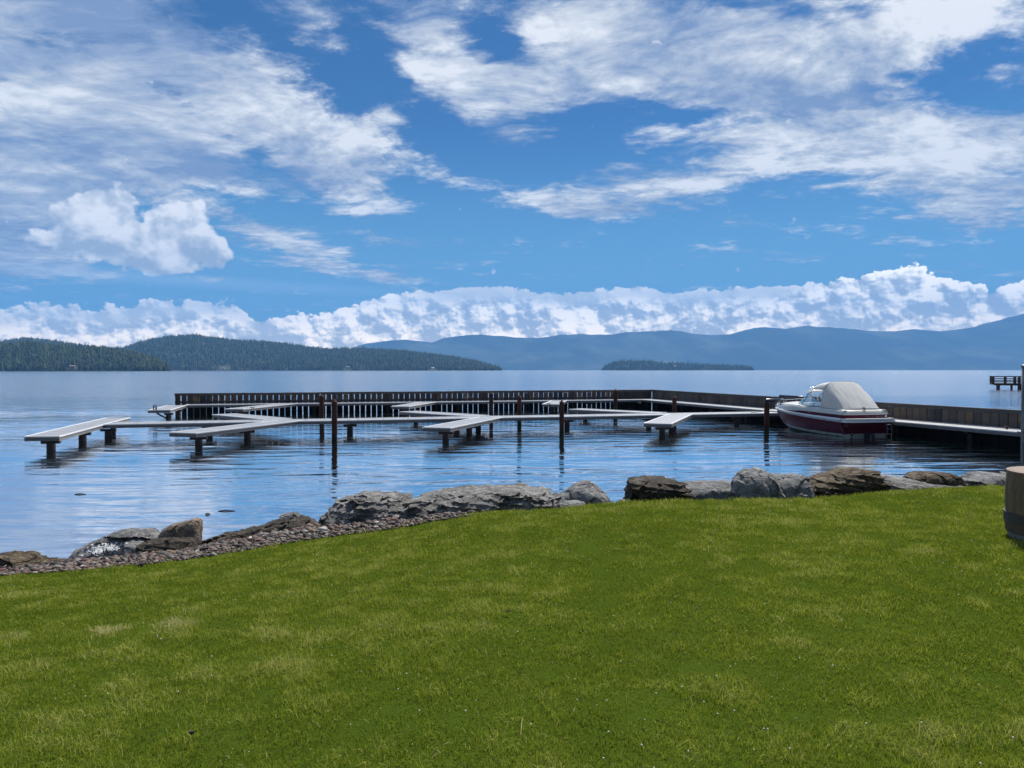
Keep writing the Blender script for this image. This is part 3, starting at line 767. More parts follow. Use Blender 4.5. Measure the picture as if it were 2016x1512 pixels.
# white splashes on the flat rock: many little flat flakes as one part
mb = MB(); rr = random.Random(5)
dg = bpy.context.evaluated_depsgraph_get()
from mathutils.bvhtree import BVHTree
bv = BVHTree.FromPolygons([v.co+r1.location for v in r1.data.vertices], [p.vertices[:] for p in r1.data.polygons])
for k in range(230):
    px = rr.gauss(205, 20); py = 1086-(px-160)*.13+rr.gauss(0, 4.5)
    if px < 158 or px > 252: continue
    hit = bv.ray_cast(Vector((0,0,H)), ray(px, py).normalized())
    if hit[0] is None: continue
    nn = hit[1]; nn = nn if nn.dot(Vector((0,-1,1))) > 0 else -nn
    q = nn.to_track_quat('Z', 'Y'); n_ = 7; rad = rr.uniform(.007,.019)
    lo = [Vector((rad*rr.uniform(.6,1.3)*math.cos(2*math.pi*i/n_), rad*rr.uniform(.4,.9)*math.sin(2*math.pi*i/n_), 0)) for i in range(n_)]
    vs = [hit[0]+nn*.005+q@v-r1.location for v in lo]+[hit[0]-nn*.01+q@v-r1.location for v in lo]
    mb.add(vs, [tuple(range(n_)), tuple(range(n_,2*n_))[::-1]]+[(i, n_+i, n_+(i+1)%n_, (i+1)%n_) for i in range(n_)])
dp = mb.build('bird_droppings', 'dropping', r1)

# ------------------------------------------------------------------ docks
DZ = .60
U = Vector((.967,.256,0)).normalized(); Np = Vector((-U.y, U.x, 0))
def deck_piece(name, a, b, width, side, z, parent, legs=(), endcap=True, depth=.15):
    """deck strip from a to b; 'side' vector points to the other long edge"""
    a = Vector((a.x,a.y,0)); b = Vector((b.x,b.y,0)); d = (b-a); L = d.length; d.normalize(); s = side.normalized()*width
    root = mesh_obj(name, [(a.x,a.y,z),(b.x,b.y,z),(b.x+s.x,b.y+s.y,z),(a.x+s.x,a.y+s.y,z),
                           (a.x,a.y,z-.05),(b.x,b.y,z-.05),(b.x+s.x,b.y+s.y,z-.05),(a.x+s.x,a.y+s.y,z-.05)],
                    [(0,1,2,3),(7,6,5,4),(0,4,5,1),(1,5,6,2),(2,6,7,3),(3,7,4,0)], 'deck', parent,
                    uv=[(0,0),(L,0),(L,width),(0,width)]*2)
    cn = [a, b, b+s, a+s]
    def frame(o, zt, zb, grow, inner):
        sg = [(-1,-1),(1,-1),(1,1),(-1,1)]
        def off(k, g): return cn[k] + d*(sg[k][0]*g) + s.normalized()*(sg[k][1]*g)
        oo = [off(k, grow) for k in range(4)]; ii = [off(k, -inner) for k in range(4)]
        vs = [(p.x,p.y,zt) for p in oo]+[(p.x,p.y,zb) for p in oo]+[(p.x,p.y,zt) for p in ii]+[(p.x,p.y,zb) for p in ii]
        fs = []
        for i in range(4):
            j = (i+1)%4
            fs += [(i,i+4,j+4,j),(8+i,8+j,12+j,12+i),(i,j,8+j,8+i),(4+i,12+i,12+j,4+j)]
        o.add(vs, fs)
    r_ = MB(); frame(r_, z+.012, z-.030, .045, .03); r_.build('rub_rail', 'rail', root)
    f_ = MB(); frame(f_, z-.034, z-depth, .010, .03); f_.build('fascia', 'fascia', root); b_ = MB(); frame(b_, z-depth*.50, z-depth-.012, .028, .0); b_.build('skirt_board', 'skirt', root)
    return root
def leg(p, r, z, parent, cap=(.5,.18), ang=0.):
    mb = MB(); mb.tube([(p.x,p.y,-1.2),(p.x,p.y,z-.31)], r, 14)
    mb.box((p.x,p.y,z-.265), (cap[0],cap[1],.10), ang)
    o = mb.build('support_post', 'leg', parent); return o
NEAR = Vector((.29,.957,0)).normalized()          # near fingers, pointing from tip to walkway
FAR = Vector((-.726,.689,0)).normalized()
BACKF = Vector((.155,.988,0)).normalized()
A = on_z(202,836,DZ); 
def edge_pt(px):      # point of the walkway's near edge that shows at photo column px
    k = (px-1008)/F; A_ = A
    t_ = (k*A_.y - A_.x)/(U.x - k*U.y); return A_ + U*t_
dock = empty('main_dock', (A.x, A.y, 0)); tag(dock, 'long low grey dock in the middle of the marina with finger slips', 'dock')
# children are built in world coordinates, so the parent's transform is undone
def adopt(root):
    m = root.matrix_basis.inverted()
    for c in [o for o in col.objects if o.parent == root]: c.matrix_parent_inverse = m
END = edge_pt(1545); END2 = A + U*((END-A).length+3.2)
WW = 1.45
deck_piece('walkway', A+U*.0, END2, WW, Np, DZ, dock)
Bp, Cp, Ep = edge_pt(586), edge_pt(986), edge_pt(1362)
# left end piece: perpendicular, crossing the walkway
P1 = on_z(118,859.2,DZ); perp = -Np
# stop short of the walkway so decks butt end to end
SL = Vector((-1,-.07,0)); tip1 = A - Np*5.85 + Vector((.05,0,0))
deck_piece('finger', tip1, A + Np*(-.05), 1.16, SL, DZ-.006, dock)
# left end deck strip beside the walkway and beyond
deck_piece('finger', A - U*.055, A - U*.055 + Np*5.1, 1.12, SL, DZ-.012, dock)
def finger(base, direction, L, width, side, z):
    tip = base - direction*L
    return deck_piece('finger', tip, base, width, side, z, dock), tip
sN = Vector((-NEAR.y, NEAR.x, 0))
legs = []
for k, (base, L) in enumerate([(Bp,7.05),(Cp,7.1),(Ep,7.7)]):
    if k == 2: NEAR = Vector((.350,.937,0)); sN = Vector((-NEAR.y, NEAR.x, 0))
    b2 = base + NEAR*.25
    f_, tip = finger(b2, NEAR, L, 1.18, sN, DZ+.006+.002*k)
    legs.append((tip + NEAR*.75 + sN*.5, .14, f_)); legs.append((tip+NEAR*(L*.55)+sN*.6, .14, f_))
sF = Vector((FAR.y, -FAR.x, 0))
for k, (s_, L) in enumerate([(6.85,6.0),(16.8,6.0),(27.0,6.0)]):
    base = A + U*s_ + Np*(WW-.1)
    tip = base + FAR*L
    f_ = deck_piece('finger', base, tip, 1.18, sF, DZ+.006+.002*k, dock)
    legs.append((tip - FAR*.8 + sF*.5, .13, f_))
tmp = [o for o in col.objects if o.parent == dock and o.name.startswith('finger')]
legs += [(tip1+Np*.65-U*.45, .15, tmp[0]), (A-Np*1.6-U*.35, .15, tmp[0])]
legs += [(A+U*.15+Np*.3-Np*.0, .15, dock), (A+Np*4.2-U*.6, .13, tmp[1])]
for s_ in [4.3, 10.6, 15.8, 17.0, 21.6, 26.2, 31.5]:
    legs.append((A+U*s_+Np*(.45 if s_ != 17.0 else .9), .14, dock))
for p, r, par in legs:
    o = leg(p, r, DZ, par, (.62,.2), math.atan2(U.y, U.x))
# bollard cleats and little fittings on the dock edge
for s_ in [6.2, 20.5, 25.5, 33.5]:
    p = A+U*s_+Np*.12; mb = MB(); mb.tube([p-U*.11+Vector((0,0,DZ+.075)), p+U*.11+Vector((0,0,DZ+.075))], .016, 8)
    mb.tube([p-U*.04+Vector((0,0,DZ+.01)), p-U*.04+Vector((0,0,DZ+.075))], .014, 8); mb.tube([p+U*.04+Vector((0,0,DZ+.01)), p+U*.04+Vector((0,0,DZ+.075))], .014, 8)
    mb.build('cleat', 'black', dock, True)
adopt(dock)

# ------------------------------------------------------------------ breakwater walls + their walkway
BZ = .65
W0 = Vector((-23.0, 50.4, 0)); Wd = Vector((34.33, 9.5, 0)); WL = Wd.length; Wd.normalize(); Wn = Vector((-Wd.y, Wd.x, 0))
WC = W0 + Wd*WL
WE = Vector((20.3, 29.0, 0)); Rd = (WE-WC).normalized(); Rn = Vector((-Rd.y, Rd.x, 0)); WE2 = WC + Rd*46
def wall(name, label, O, dirv, L, top, mat, gaps, seed, gap_blocker=False):
    rz = math.atan2(dirv.y, dirv.x); root = empty(name, (O.x, O.y, 0), rz); tag(root, label, 'wall')
    rr = random.Random(seed); mb = MB(); x = 0.; 
    pitch = .40
    n = int(L/pitch)
    for i in range(n):
        x = i*pitch
        wdt = gaps(i, n)
        jz = rr.uniform(-.02,.02)
        mb.box((x+pitch/2, rr.uniform(-.012,.012), (top-.16-1.2)/2+jz), (wdt, .09, top-.16+1.2), 0)
    mb.build('planking', mat, root)
    if gap_blocker: b_ = MB(); b_.box((L/2, .075, .05), (L-.1, .03, 2.3)); b_.build('gap_blocker', 'leg', root)  # dark sheet added behind the boards so no light shows through the gaps
    c = MB(); 
    k = 0.
    while k < L-.01:
        e = min(L, k+4.8); c.box(((k+e)/2, -.02, top-.085+rr.uniform(-.006,.006)), (e-k-.012, .17, .17), 0, bev=.012); k = e
    c.build('cap_beam', 'cap', root)
    w2 = MB(); w2.box((L/2, .11, .78), (L, .12, .16)); w2.build('waler', 'cap', root)
    for k in range(int(L/3.6)+1):
        p = MB(); p.tube([(.12+k*3.6, .24, -1.2), (.12+k*3.6, .24, top-.10)], .13, 12); p.build('post', 'leg', root)
    return root
def gb(i, n):
    if i <= 1: return .31
    if i < 6: return .385
    return .332 if i < n-7 else (.345 if i % 4 == 0 else .396)
wall('breakwater_wall', 'dark plank breakwater wall with bright gaps between its boards along the back of the marina', W0, Wd, WL, 1.40, 'plank_dark', gb, 1)
wall('breakwater_wall', 'closed grey plank breakwater wall running down the right side behind the boat', WC+Rd*.12-Wd*.0, Rd, 45.5, 1.40, 'plank_grey', lambda i, n: .366, 2, True)
bdock = empty('back_dock', (W0.x, W0.y, 0)); tag(bdock, 'grey dock walkway running along the inside of the breakwater walls with slanted fingers', 'dock')
inw = -Wn; b0 = W0 + Wd*.95 + inw*1.62; b1 = WC + inw*1.62 + Wd*(-1.55)
deck_piece('walkway', b0, b1+Wd*.05, 1.45, Wn, BZ, bdock)
inr = -Vector((Rd.y*-1, Rd.x, 0)); inr = Vector((Rd.y, -Rd.x, 0)); 
if inr.x > 0: inr = -inr
r0 = WC + inr*1.55 - Rd*0 + Rd*.15; r1_ = WC + Rd*44 + inr*1.55
deck_piece('walkway', r0, r1_, 1.42, -inr, BZ+.006, bdock)
blegs = []
tipb = b0 - Wn*6.0
f_ = deck_piece('finger', tipb, b0 - Wn*.05, 1.15, -Wd, BZ-.006, bdock); blegs += [(tipb+Wn*.5-Wd*.15, .16, f_), (tipb+Wn*4.2-Wd*.2, .16, f_)]
mb = MB(); q = tipb - Wd*.75 + Wn*.3
mb.tube([q+Vector((0,0,BZ-.2)), q+Wd*.62+Vector((0,0,.06)), q+Wd*.42+Vector((0,0,-.5))], .05, 8); mb.build('brace', 'leg', f_)
mb = MB(); q = tipb - Wd*.85 + Wn*.25
mb.tube([q+Vector((-.07,0,BZ)), q+Vector((-.07,0,BZ+.22))], .035, 8); mb.tube([q+Vector((.07,0,BZ)), q+Vector((.07,0,BZ+.18))], .05, 8); mb.box(q+Vector((0,0,BZ+.24)), (.22,.1,.06), .3); mb.build('cleat_bracket', 'pierwood', f_)
sB = Vector((-BACKF.y, BACKF.x, 0))
for k, X in enumerate([-14.95, -5.55, 4.15]):
    t_ = (X - b0.x)/Wd.x; base = b0 + Wd*t_ + BACKF*.2
    L = 7.2 - .35*k; tip = base - BACKF*L
    f_ = deck_piece('finger', tip, base, 1.12, sB, BZ+.008+.002*k, bdock)
    blegs += [(tip+BACKF*.9+sB*.5, .15, f_)]
for s_ in np.arange(3, 34, 5.2): blegs.append((b0+Wd*s_+Wn*1.0, .12, bdock))
for s_ in np.arange(2, 42, 4.0): blegs.append((r0+Rd*float(s_)-inr*.9, .12, bdock))
for p, r, par in blegs: leg(p, r, BZ, par, (.5,.2), math.atan2(Wd.y, Wd.x))
pc = on_z(1976, 846, BZ); mb = MB(); pz = Vector((pc.x+.12, pc.y, BZ+.02))
mb.tube([pz+Rd*-.13+Vector((0,0,.09)), pz+Rd*.13+Vector((0,0,.09))], .03, 8); mb.tube([pz, pz+Vector((0,0,.09))], .035, 8); mb.build('cleat', 'rust', bdock, True)
adopt(bdock)

# ------------------------------------------------------------------ mooring piles
def pile(px, Y, ztop, r, label, cone=True):
    X = (px-1008)/F*Y; root = empty('mooring_pile', (X, Y, 0)); tag(root, label, 'mooring pile', 'rusty steel piles holding the docks')
    mb = MB(); mb.tube([(0,0,-1.5),(0,0,ztop-.10)], r, 20)
    mb.tube([(0,0,ztop*.68),(0,0,ztop*.68+.03)], r*1.03, 20)
    mb.build('shaft', 'rust', root, False)
    c = MB(); c.tube([(0,0,ztop-.105),(0,0,ztop-.085),(0,0,ztop+.02),(0,0,ztop+.05)], [r*1.12, r*1.12, r*.35, .01], 20); c.build('cap', 'rust', root)
    return root
pile(658, 31.4, 1.72, .118, 'tall rusty pile with pointed cap standing nearest on the left')
pile(1106, 35.0, 1.52, .112, 'rusty pile nearest the camera in the middle of the main dock')
p3 = pile(1510, 36.7, 1.38, .125, 'rusty pile at the bow of the maroon boat')
pile(1022.5, 39.9, 1.60, .115, 'rusty pile rising behind the main dock left of the centre finger')
pile(967, 46.3, 1.58, .13, 'dark pile in the channel in front of the slatted wall at the centre')
pile(1212, 51.5, 1.62, .14, 'dark pile close to the slatted wall near its corner')
pile(1328, 42.0, 1.50, .125, 'rusty pile behind the short finger left of the boat')
pile(633, 41.2, 1.60, .13, 'dark pile behind the left end of the main dock')
t_ = empty('steel_post', (18.90, 27.3, 0)); tag(t_, 'tall grey galvanised post at the right edge of the picture beside the dock', 'post')
mb = MB(); mb.tube([(0,0,-1.5),(0,0,3.12)], .075, 18); mb.build('shaft', 'galv', t_, True)
mb = MB(); mb.tube([(0,0,3.10),(0,0,3.17),(0,0,3.19)], [.10,.10,.05], 18); mb.build('cap', 'galv', t_)
mb = MB(); mb.box((0.02,0,.68), (.30,.30,.07)); mb.build('pile_bracket', 'galv', t_)

# ------------------------------------------------------------------ distant pier on the right
pr = empty('fishing_pier', (72.6, 112, 0), R(-28)); tag(pr, 'distant wooden pier with railing on the right side beyond the breakwater', 'pier')
mb = MB(); mb.box((6,1.5,.86), (12,3.,.22)); mb.box((6.2,1.5,.70), (11.4,2.6,.12)); mb.build('deck', 'pierwood', pr)
for z in (1.12+.05, 1.38, 1.64, 1.98):
    mb = MB(); mb.box((6,.08,z), (12,.08,.12 if z > 1.9 else .09)); mb.build('rail', 'pierwood', pr)
    mb = MB(); mb.box((6,2.92,z), (12,.08,.12 if z > 1.9 else .09)); mb.build('rail', 'pierwood', pr)
for x in (.22, 1.75, 2.95, 3.5, 5.2, 7.2, 9.2, 11.2):
    mb = MB(); mb.box((x,0,1.48), (.36,.24,1.15), bev=.02); mb.build('rail_post', 'pier_red' if x in (1.75,) else 'pierwood', pr)
for x in (.22, 4.3, 8.2):
    mb = MB(); mb.box((x,3.0,1.48), (.3,.24,1.15)); mb.build('rail_post', 'pierwood', pr)
for x, y in ((1.0,.4),(2.6,.4),(3.5,.4),(3.8,.7),(6.0,.4),(8.4,.4),(1.0,2.4),(10.4,.4)):
    mb = MB(); mb.tube([(x,y,-2),(x,y,.75)], .16, 10); mb.build('pile', 'leg', pr)

# ------------------------------------------------------------------ the boat
ST = Vector((15.86, 33.15, 0)); HEAD = math.atan2(.972, -.235)     # heading of local +x
boat = empty('motor_boat', (ST.x, ST.y, 0), HEAD); tag(boat, 'maroon and cream motor boat with a raised cream canvas cover moored at the dock', 'boat')
XS = np.array([0, 1.5, 3.0, 4.2, 5.2, 5.9, 6.35, 6.62])
def C(vals): return np.array(vals, float)
keel_z = C([-.40,-.40,-.38,-.34,-.20,.10,.48,.93]);
chine_y= C([1.10,1.12,1.08,.92,.62,.33,.12,.012]); chine_z = C([.02,.03,.07,.14,.26,.42,.62,.93])
boot_y = C([1.12,1.14,1.11,.97,.68,.38,.15,.014]); boot_z = C([.13,.14,.17,.23,.34,.48,.66,.935])
sheer_y= C([1.22,1.25,1.24,1.16,.93,.62,.31,.03]); sheer_z = C([.66,.70,.77,.84,.90,.94,.96,.97])
rail_y = C([1.24,1.27,1.26,1.18,.95,.64,.33,.04]); rail_z = C([.84,.87,.92,.97,1.01,1.03,1.04,1.04])
str_y  = C([1.19,1.22,1.21,1.13,.91,.61,.31,.03]); str_z = C([.99,1.02,1.04,1.03,1.05,1.07,1.07,1.06])
shl_y  = C([1.10,1.14,1.12,1.02,.78,.50,.25,.02]); shl_z = C([1.19,1.22,1.26,1.29,1.27,1.21,1.15,1.09])
NX = 61; xx = 6.62*(1-(1-np.linspace(0,1,NX))**1.25)
def cub(v):      # smooth interpolation
    v = np.asarray(v); m = np.gradient(v, XS); out = []
    for x in xx:
        i = min(len(XS)-2, max(0, int(np.searchsorted(XS, x))-1)); h = XS[i+1]-XS[i]; t = (x-XS[i])/h
        out.append((2*t**3-3*t**2+1)*v[i]+(t**3-2*t**2+t)*h*m[i]+(-2*t**3+3*t**2)*v[i+1]+(t**3-t**2)*h*m[i+1])
    return np.array(out)
def row(y, z): return np.stack([xx, np.maximum(cub(y), .004) if y is not None else np.zeros(NX), cub(z)], 1)
rows = {'keel': row(None, keel_z), 'chine': row(chine_y, chine_z), 'boot': row(boot_y, boot_z), 'sheer': row(sheer_y, sheer_z),
        'rail': row(rail_y, rail_z), 'str': row(str_y, str_z), 'shl': row(shl_y, shl_z)}
rows['keel'][:,1] = 0
def strip(mb, ra, rb, nseg=4, bulge=0., i0=0, i1=NX, both=True):
    for sgn in ((1,-1) if both else (1,)):
        G = []
        for i in range(i0, i1):
            a, b = ra[i], rb[i]
            for k in range(nseg+1):
                t = k/nseg; p = a*(1-t)+b*t; bu = bulge*math.sin(math.pi*t)
                G.append((p[0], sgn*(p[1]+bu*min(1, p[1]*2)), p[2]))
        n = i1-i0; c = nseg+1
        mb.add(G, [tuple(([i*c+k, (i+1)*c+k, (i+1)*c+k+1, i*c+k+1]) if sgn > 0 else ([i*c+k, i*c+k+1, (i+1)*c+k+1, (i+1)*c+k])) for i in range(n-1) for k in range(nseg)])
    return mb
m_ = MB(); strip(m_, rows['keel'], rows['chine'], 4, .03); strip(m_, rows['chine'], rows['boot'], 2)
# transom bottom cap
tz = [(0,0,keel_z[0]),(0,1.10,.02),(0,1.12,.13),(0,-1.12,.13),(0,-1.10,.02)]
m_.add(tz, [(0,1,2,3,4)])
m_.build('hull_bottom', 'bottom', boat, True)
m_ = MB(); strip(m_, rows['boot'], rows['sheer'], 6, .035); m_.build('hull', 'maroon', boat, True)
# transom (dark), slightly recessed under the platform lip
m_ = MB(); m_.add([(0,1.12,.13),(0,1.22,.66),(0,-1.22,.66),(0,-1.12,.13)], [(0,1,2,3)])
m_.build('transom', 'maroon', boat)
# rub rail
def offs(r, dy, dz): q = r.copy(); q[:,1] = np.maximum(.004, q[:,1]+dy*np.clip(q[:,1]*4, 0, 1)); q[:,2] += dz; return q
m_ = MB(); s1 = offs(rows['sheer'], .04, .0); s2 = offs(rows['sheer'], .075, .05); s3 = offs(rows['rail'], .055, -.06); s4 = offs(rows['rail'], .02, .0)
strip(m_, rows['sheer'], s1, 1); strip(m_, s1, s2, 1); strip(m_, s2, s3, 2); strip(m_, s3, s4, 1); strip(m_, s4, rows['rail'], 1)
m_.build('rub_rail', 'white', boat, True)
# narrow seam line under the rail
m_ = MB(); 
for sg in (1,-1): m_.tube([(p[0], sg*(p[1]+.078), p[2]+.075) for p in rows['sheer'][:-3:3]], .010, 6)
m_.build('rail_insert', 'galv', boat, True)
# upper side: cream below/above, maroon stripe in the middle aft part
m_ = MB(); strip(m_, rows['str'], rows['shl'], 4, .03)
midr = rows['rail'].copy()
def stripe_lo(i):  # stripe lower edge equals rail; upper grows aft of x=4.6
    x = xx[i]; return min(1., max(0., (4.7-x)/1.6))
lo_pts = rows['rail'].copy(); up_pts = rows['rail'].copy()
for i in range(NX):
    f = stripe_lo(i); up_pts[i] = rows['rail'][i]*(1-f*.93)+rows['str'][i]*f*.93
strip(m_, up_pts, rows['str'], 2, 0.)
m_.build('deck_side', 'cream', boat, True)
m_ = MB(); i1 = int(np.searchsorted(xx, 4.72)); strip(m_, rows['rail'], up_pts, 2, .0, 0, i1); m_.build('side_stripe', 'maroon', boat, True)
# foredeck and side decks (crowned)
m_ = MB(); G = []; nc = 13
for i in range(NX):
    x, y, z = rows['shl'][i]; 
    for k in range(nc):
        t = -1+2*k/(nc-1); G.append((x, y*t, z+.09*(1-t*t)*min(1, y*1.2)*(1 if x > 3.0 else max(0,(x-2.2)/.8))))
m_.add(G, [(i*nc+k, i*nc+k+1, (i+1)*nc+k+1, (i+1)*nc+k) for i in range(NX-1) for k in range(nc-1) if xx[i] > 3.35 or k in (0, nc-2)])
m_.build('deck', 'cream', boat, True)
# stern panel: cream with oval cushion, maroon band, swim platform
def curve_pts(yh, z, xb, n=17, xc=.0):   # rounded stern outline
    return [(xb - .10*(1-(abs(t))**4) + xc, yh*t, z) for t in np.linspace(-1, 1, n)]
m_ = MB()
a_ = curve_pts(1.19,.985,-.02); b_ = curve_pts(1.14,1.10,.03); c_ = curve_pts(1.08,1.19,.12); d_ = curve_pts(1.02,1.215,.36)
G = a_+b_+c_+d_; n = 17
m_.add(G, [(r*n+k, r*n+k+1, (r+1)*n+k+1, (r+1)*n+k) for r in range(3) for k in range(n-1)])
m_.build('stern_panel', 'cream', boat, True)
m_ = MB(); a_ = curve_pts(1.235,.842,-.04); b_ = curve_pts(1.195,.985,-.02); m_.add(a_+b_, [(k,k+1,n+k+1,n+k) for k in range(n-1)]); st = m_.build('stern_stripe', 'maroon', boat, True)
# stripe lettering-like trim bars and tail-light
m_ = MB(); m_.box((-.155,-.62,.92), (.012,.42,.022), 0); m_.build('trim_bar', 'chrome', boat)
m_ = MB(); m_.box((-.10,-.98,.925), (.03,.10,.075), R(12), bev=.008); m_.build('stern_light', 'white', boat)
for k in range(7):
    if k == 4: continue
    m_ = MB(); m_.box((-.158, .12-k*.065, .91), (.006,.028,.026), 0); m_.build('letter', 'galv', boat)
m_ = MB()   # oval cushion outline on the stern
def oval(rx, rz): 
    return [(-.075+.115*(0), rx*math.copysign(abs(math.cos(a))**.6, math.cos(a)), 1.095+rz*math.copysign(abs(math.sin(a))**.8, math.sin(a))) for a in np.linspace(0, 2*math.pi, 33)]
m_.tube([(x-.02+.55*max(0,z-1.095)+.08*(abs(y)/1.05)**4, y, z) for x, y, z in oval(.84,.058)], .008, 6, False); m_.build('cushion_seam', 'galv', boat, True)
# swim platform
m_ = MB(); out_ = [(-.50+.16*abs(t)**3, 1.27*t) for t in np.linspace(-1,1,15)]
poly = out_[::-1]+[(.02,-1.262),(.02,1.262)]
poly = [(x,y) for x,y in out_]+[(.02,1.27),(.02,-1.27)]
m_.prism(poly, .665, .745); poly2 = [(x+.025 if x < 0 else x, y*.985) for x, y in poly]; m_.prism(poly2, .747, .835)
m_.build('swim_platform', 'white', boat)
m_ = MB(); m_.tube([(-.47+.16*abs(t)**3, 1.28*t, .752) for t in np.linspace(-1,1,15)], .012, 6); m_.build('platform_trim', 'galv', boat, True)
m_ = MB(); m_.prism([(-.30,-1.14),(-.30,1.14),(.0,1.18),(.0,-1.18)][::-1], .46, .664); m_.build('platform_skirt', 'maroon', boat)
# ladder, outdrive, exhaust
m_ = MB()
for y in (-.78, -1.02): m_.tube([(-.30,y,.66),(-.42,y,.45),(-.46,y,.20),(-.38,y,-.1)], .014, 8)
for z in (.14, .36): m_.tube([(-.43,-.78,z),(-.43,-1.02,z)], .012, 8)
m_.build('boarding_ladder', 'galv', boat, True)
m_ = MB(); m_.tube([(-.40,-.80,.56),(-.40,-1.10,.56)], .016, 8); m_.build('grab_handle', 'chrome', boat, True)
m_ = MB(); m_.box((-.26,-.02,.04), (.46,.26,.26), bev=.05); m_.box((-.42,-.02,-.22), (.22,.12,.42), bev=.03); m_.tube([(-.55,-.02,-.36),(-.2,-.02,-.36)], [.06,.09], 10); m_.build('outdrive', 'black', boat)
m_ = MB(); m_.tube([(-.06,.72,.07),(.02,.72,.07)], .045, 10); m_.build('exhaust', 'black', boat)
# canvas aft enclosure
def sup(t, yb, zb, yt, zt, p=3.0):      # inverted U from port bottom (t=0) to starboard bottom (t=1)
    a = math.pi*t; c, s = math.cos(a), math.sin(a)
    y = math.copysign(abs(c)**(2/p), c); z = abs(s)**(2/p)
    return ((yb*(1-z)+yt*z) if False else y*(yb+(yt-yb)*z), zb+(zt-zb)*z)
hoopx = 1.52; nt_ = 49; G = []
def gun(x): return float(np.interp(x, xx, rows['shl'][:,1])), float(np.interp(x, xx, rows['shl'][:,2]))
# bottom path: forward on port side, round the stern, to starboard
path = []
y0, z0 = gun(1.62)
path = [(1.66, y0-.01, z0+.01), (1.2, gun(1.2)[0]-.01, gun(1.2)[1]+.01), (.72, 1.08, 1.215), (.42, 1.03, 1.215), (.24, .92, 1.215), (.16,.6,1.22), (.14,.3,1.225), (.14, 0, 1.225)]
path = path + [(x,-y,z) for x,y,z in path[:-1][::-1]]
pl = [0]
for a, b in zip(path[:-1], path[1:]): pl.append(pl[-1]+math.dist(a, b))
pl = np.array(pl)/pl[-1]; pa = np.array(path)
hoop = []
for k in range(nt_):
    y, z = sup(k/(nt_-1), 1.12, z0+.01, 1.0, 2.40, 5.0)
    z += .04*math.cos(y*1.6) if z > 2.2 else 0
    xo = hoopx + .13*(1-min(1,(z-1.2)/1.1))
    hoop.append((xo, y, z))
hl = [0]
for a, b in zip(hoop[:-1], hoop[1:]): hl.append(hl[-1]+math.dist(a, b))
hl = np.array(hl)/hl[-1]; ha = np.array(hoop)
NS = 97; NR = 30
def res(p, l, t): return np.array([np.interp(t, l, p[:,c]) for c in range(3)])
for r in range(NR+1):
    v = r/NR
    for k in range(NS):
        t = k/(NS-1)
        # hoop param: ease so the flat top feeds the aft face
        A_ = res(ha, hl, t); tt = t
        B_ = res(pa, pl, tt)
        p = A_*(1-v)+B_*v
        bulge = math.sin(math.pi*v)*.05
        n = np.array([-.6, np.sign(p[1])*min(1,abs(p[1])), .25]); p = p + n*bulge*.6
        wr = mn.noise(Vector((t*16+v*2.2, v*1.6, 1.3)))*.045*math.sin(math.pi*min(1, v*1.05)) + mn.noise(Vector((t*40+v*7, v*3, 4.)))*.012
        p = p + np.array([-.7, np.sign(p[1])*.5, .2])*wr
        G.append(tuple(p))
m_ = MB(); m_.add(G, [(r*NS+k, r*NS+k+1, (r+1)*NS+k+1, (r+1)*NS+k) for r in range(NR) for k in range(NS-1)])
cv = m_.build('canvas_enclosure', 'canvas', boat, True)
m_ = MB(); m_.tube([(x, y*1.004, z+.004) for x, y, z in hoop], .014, 8); m_.build('hoop_piping', 'galv', cv, True)
m_ = MB(); m_.tube([tuple(np.array(p)+np.array([-.012,0,0])) for p in [res(pa, pl, k/60) for k in range(61)]], .012, 6); m_.build('hem', 'galv', cv, True)
m_ = MB(); m_.box((.06,.02,1.275), (.10,.12,.03), 0, ry=R(-35)); m_.tube([(.02,.02,1.20),(.06,.02,1.28)], .014, 6); m_.build('strap_buckle', 'black', cv)
# bimini forward of the hoop
fr = []
hs_ = [h_ for h_ in hoop if h_[2] > 1.98]
nb = len(hs_); G = []
for r in range(17):
    v = r/16
    for k, h_ in enumerate(hs_):
        t = k/(nb-1); y1 = h_[1]*(.93); 
        x1 = 3.22 - .20*(abs(y1)/.9)**2; z1 = 1.93 + .03*(1-(y1/.9)**2) + (min(0, h_[2]-2.3))*.25
        x = h_[0]*(1-v)+x1*v; y = h_[1]*(1-v)+y1*v
        z = h_[2]*(1-v)+z1*v + math.sin(math.pi*v)*.13
        G.append((x, y, z+mn.noise(Vector((x*3,y*3,2)))*.008))
m_ = MB(); m_.add(G, [(r*nb+k, (r+1)*nb+k, (r+1)*nb+k+1, r*nb+k+1) for r in range(16) for k in range(nb-1)])
bi = m_.build('bimini_top', 'canvas', boat, True)
sol = bi.modifiers.new('thick', 'SOLIDIFY'); sol.thickness = .012
sol = cv.modifiers.new('thick', 'SOLIDIFY'); sol.thickness = .010
# support tubes
m_ = MB()
for sg in (1,-1):
    m_.tube([(1.75, sg*1.0, 1.24), (2.55, sg*.88, 2.22)], .013, 8)
    m_.tube([(2.35, sg*1.02, 1.28), (1.62, sg*.90, 2.20)], .013, 8)
    m_.tube([(2.4, sg*.88, 1.62), (2.75, sg*.86, 2.14)], .012, 8)
m_.tube([(2.6, -.88, 2.2), (2.6, 0, 2.3), (2.6, .88, 2.2)], .013, 8)
m_.build('bimini_frame', 'chrome', boat, True)
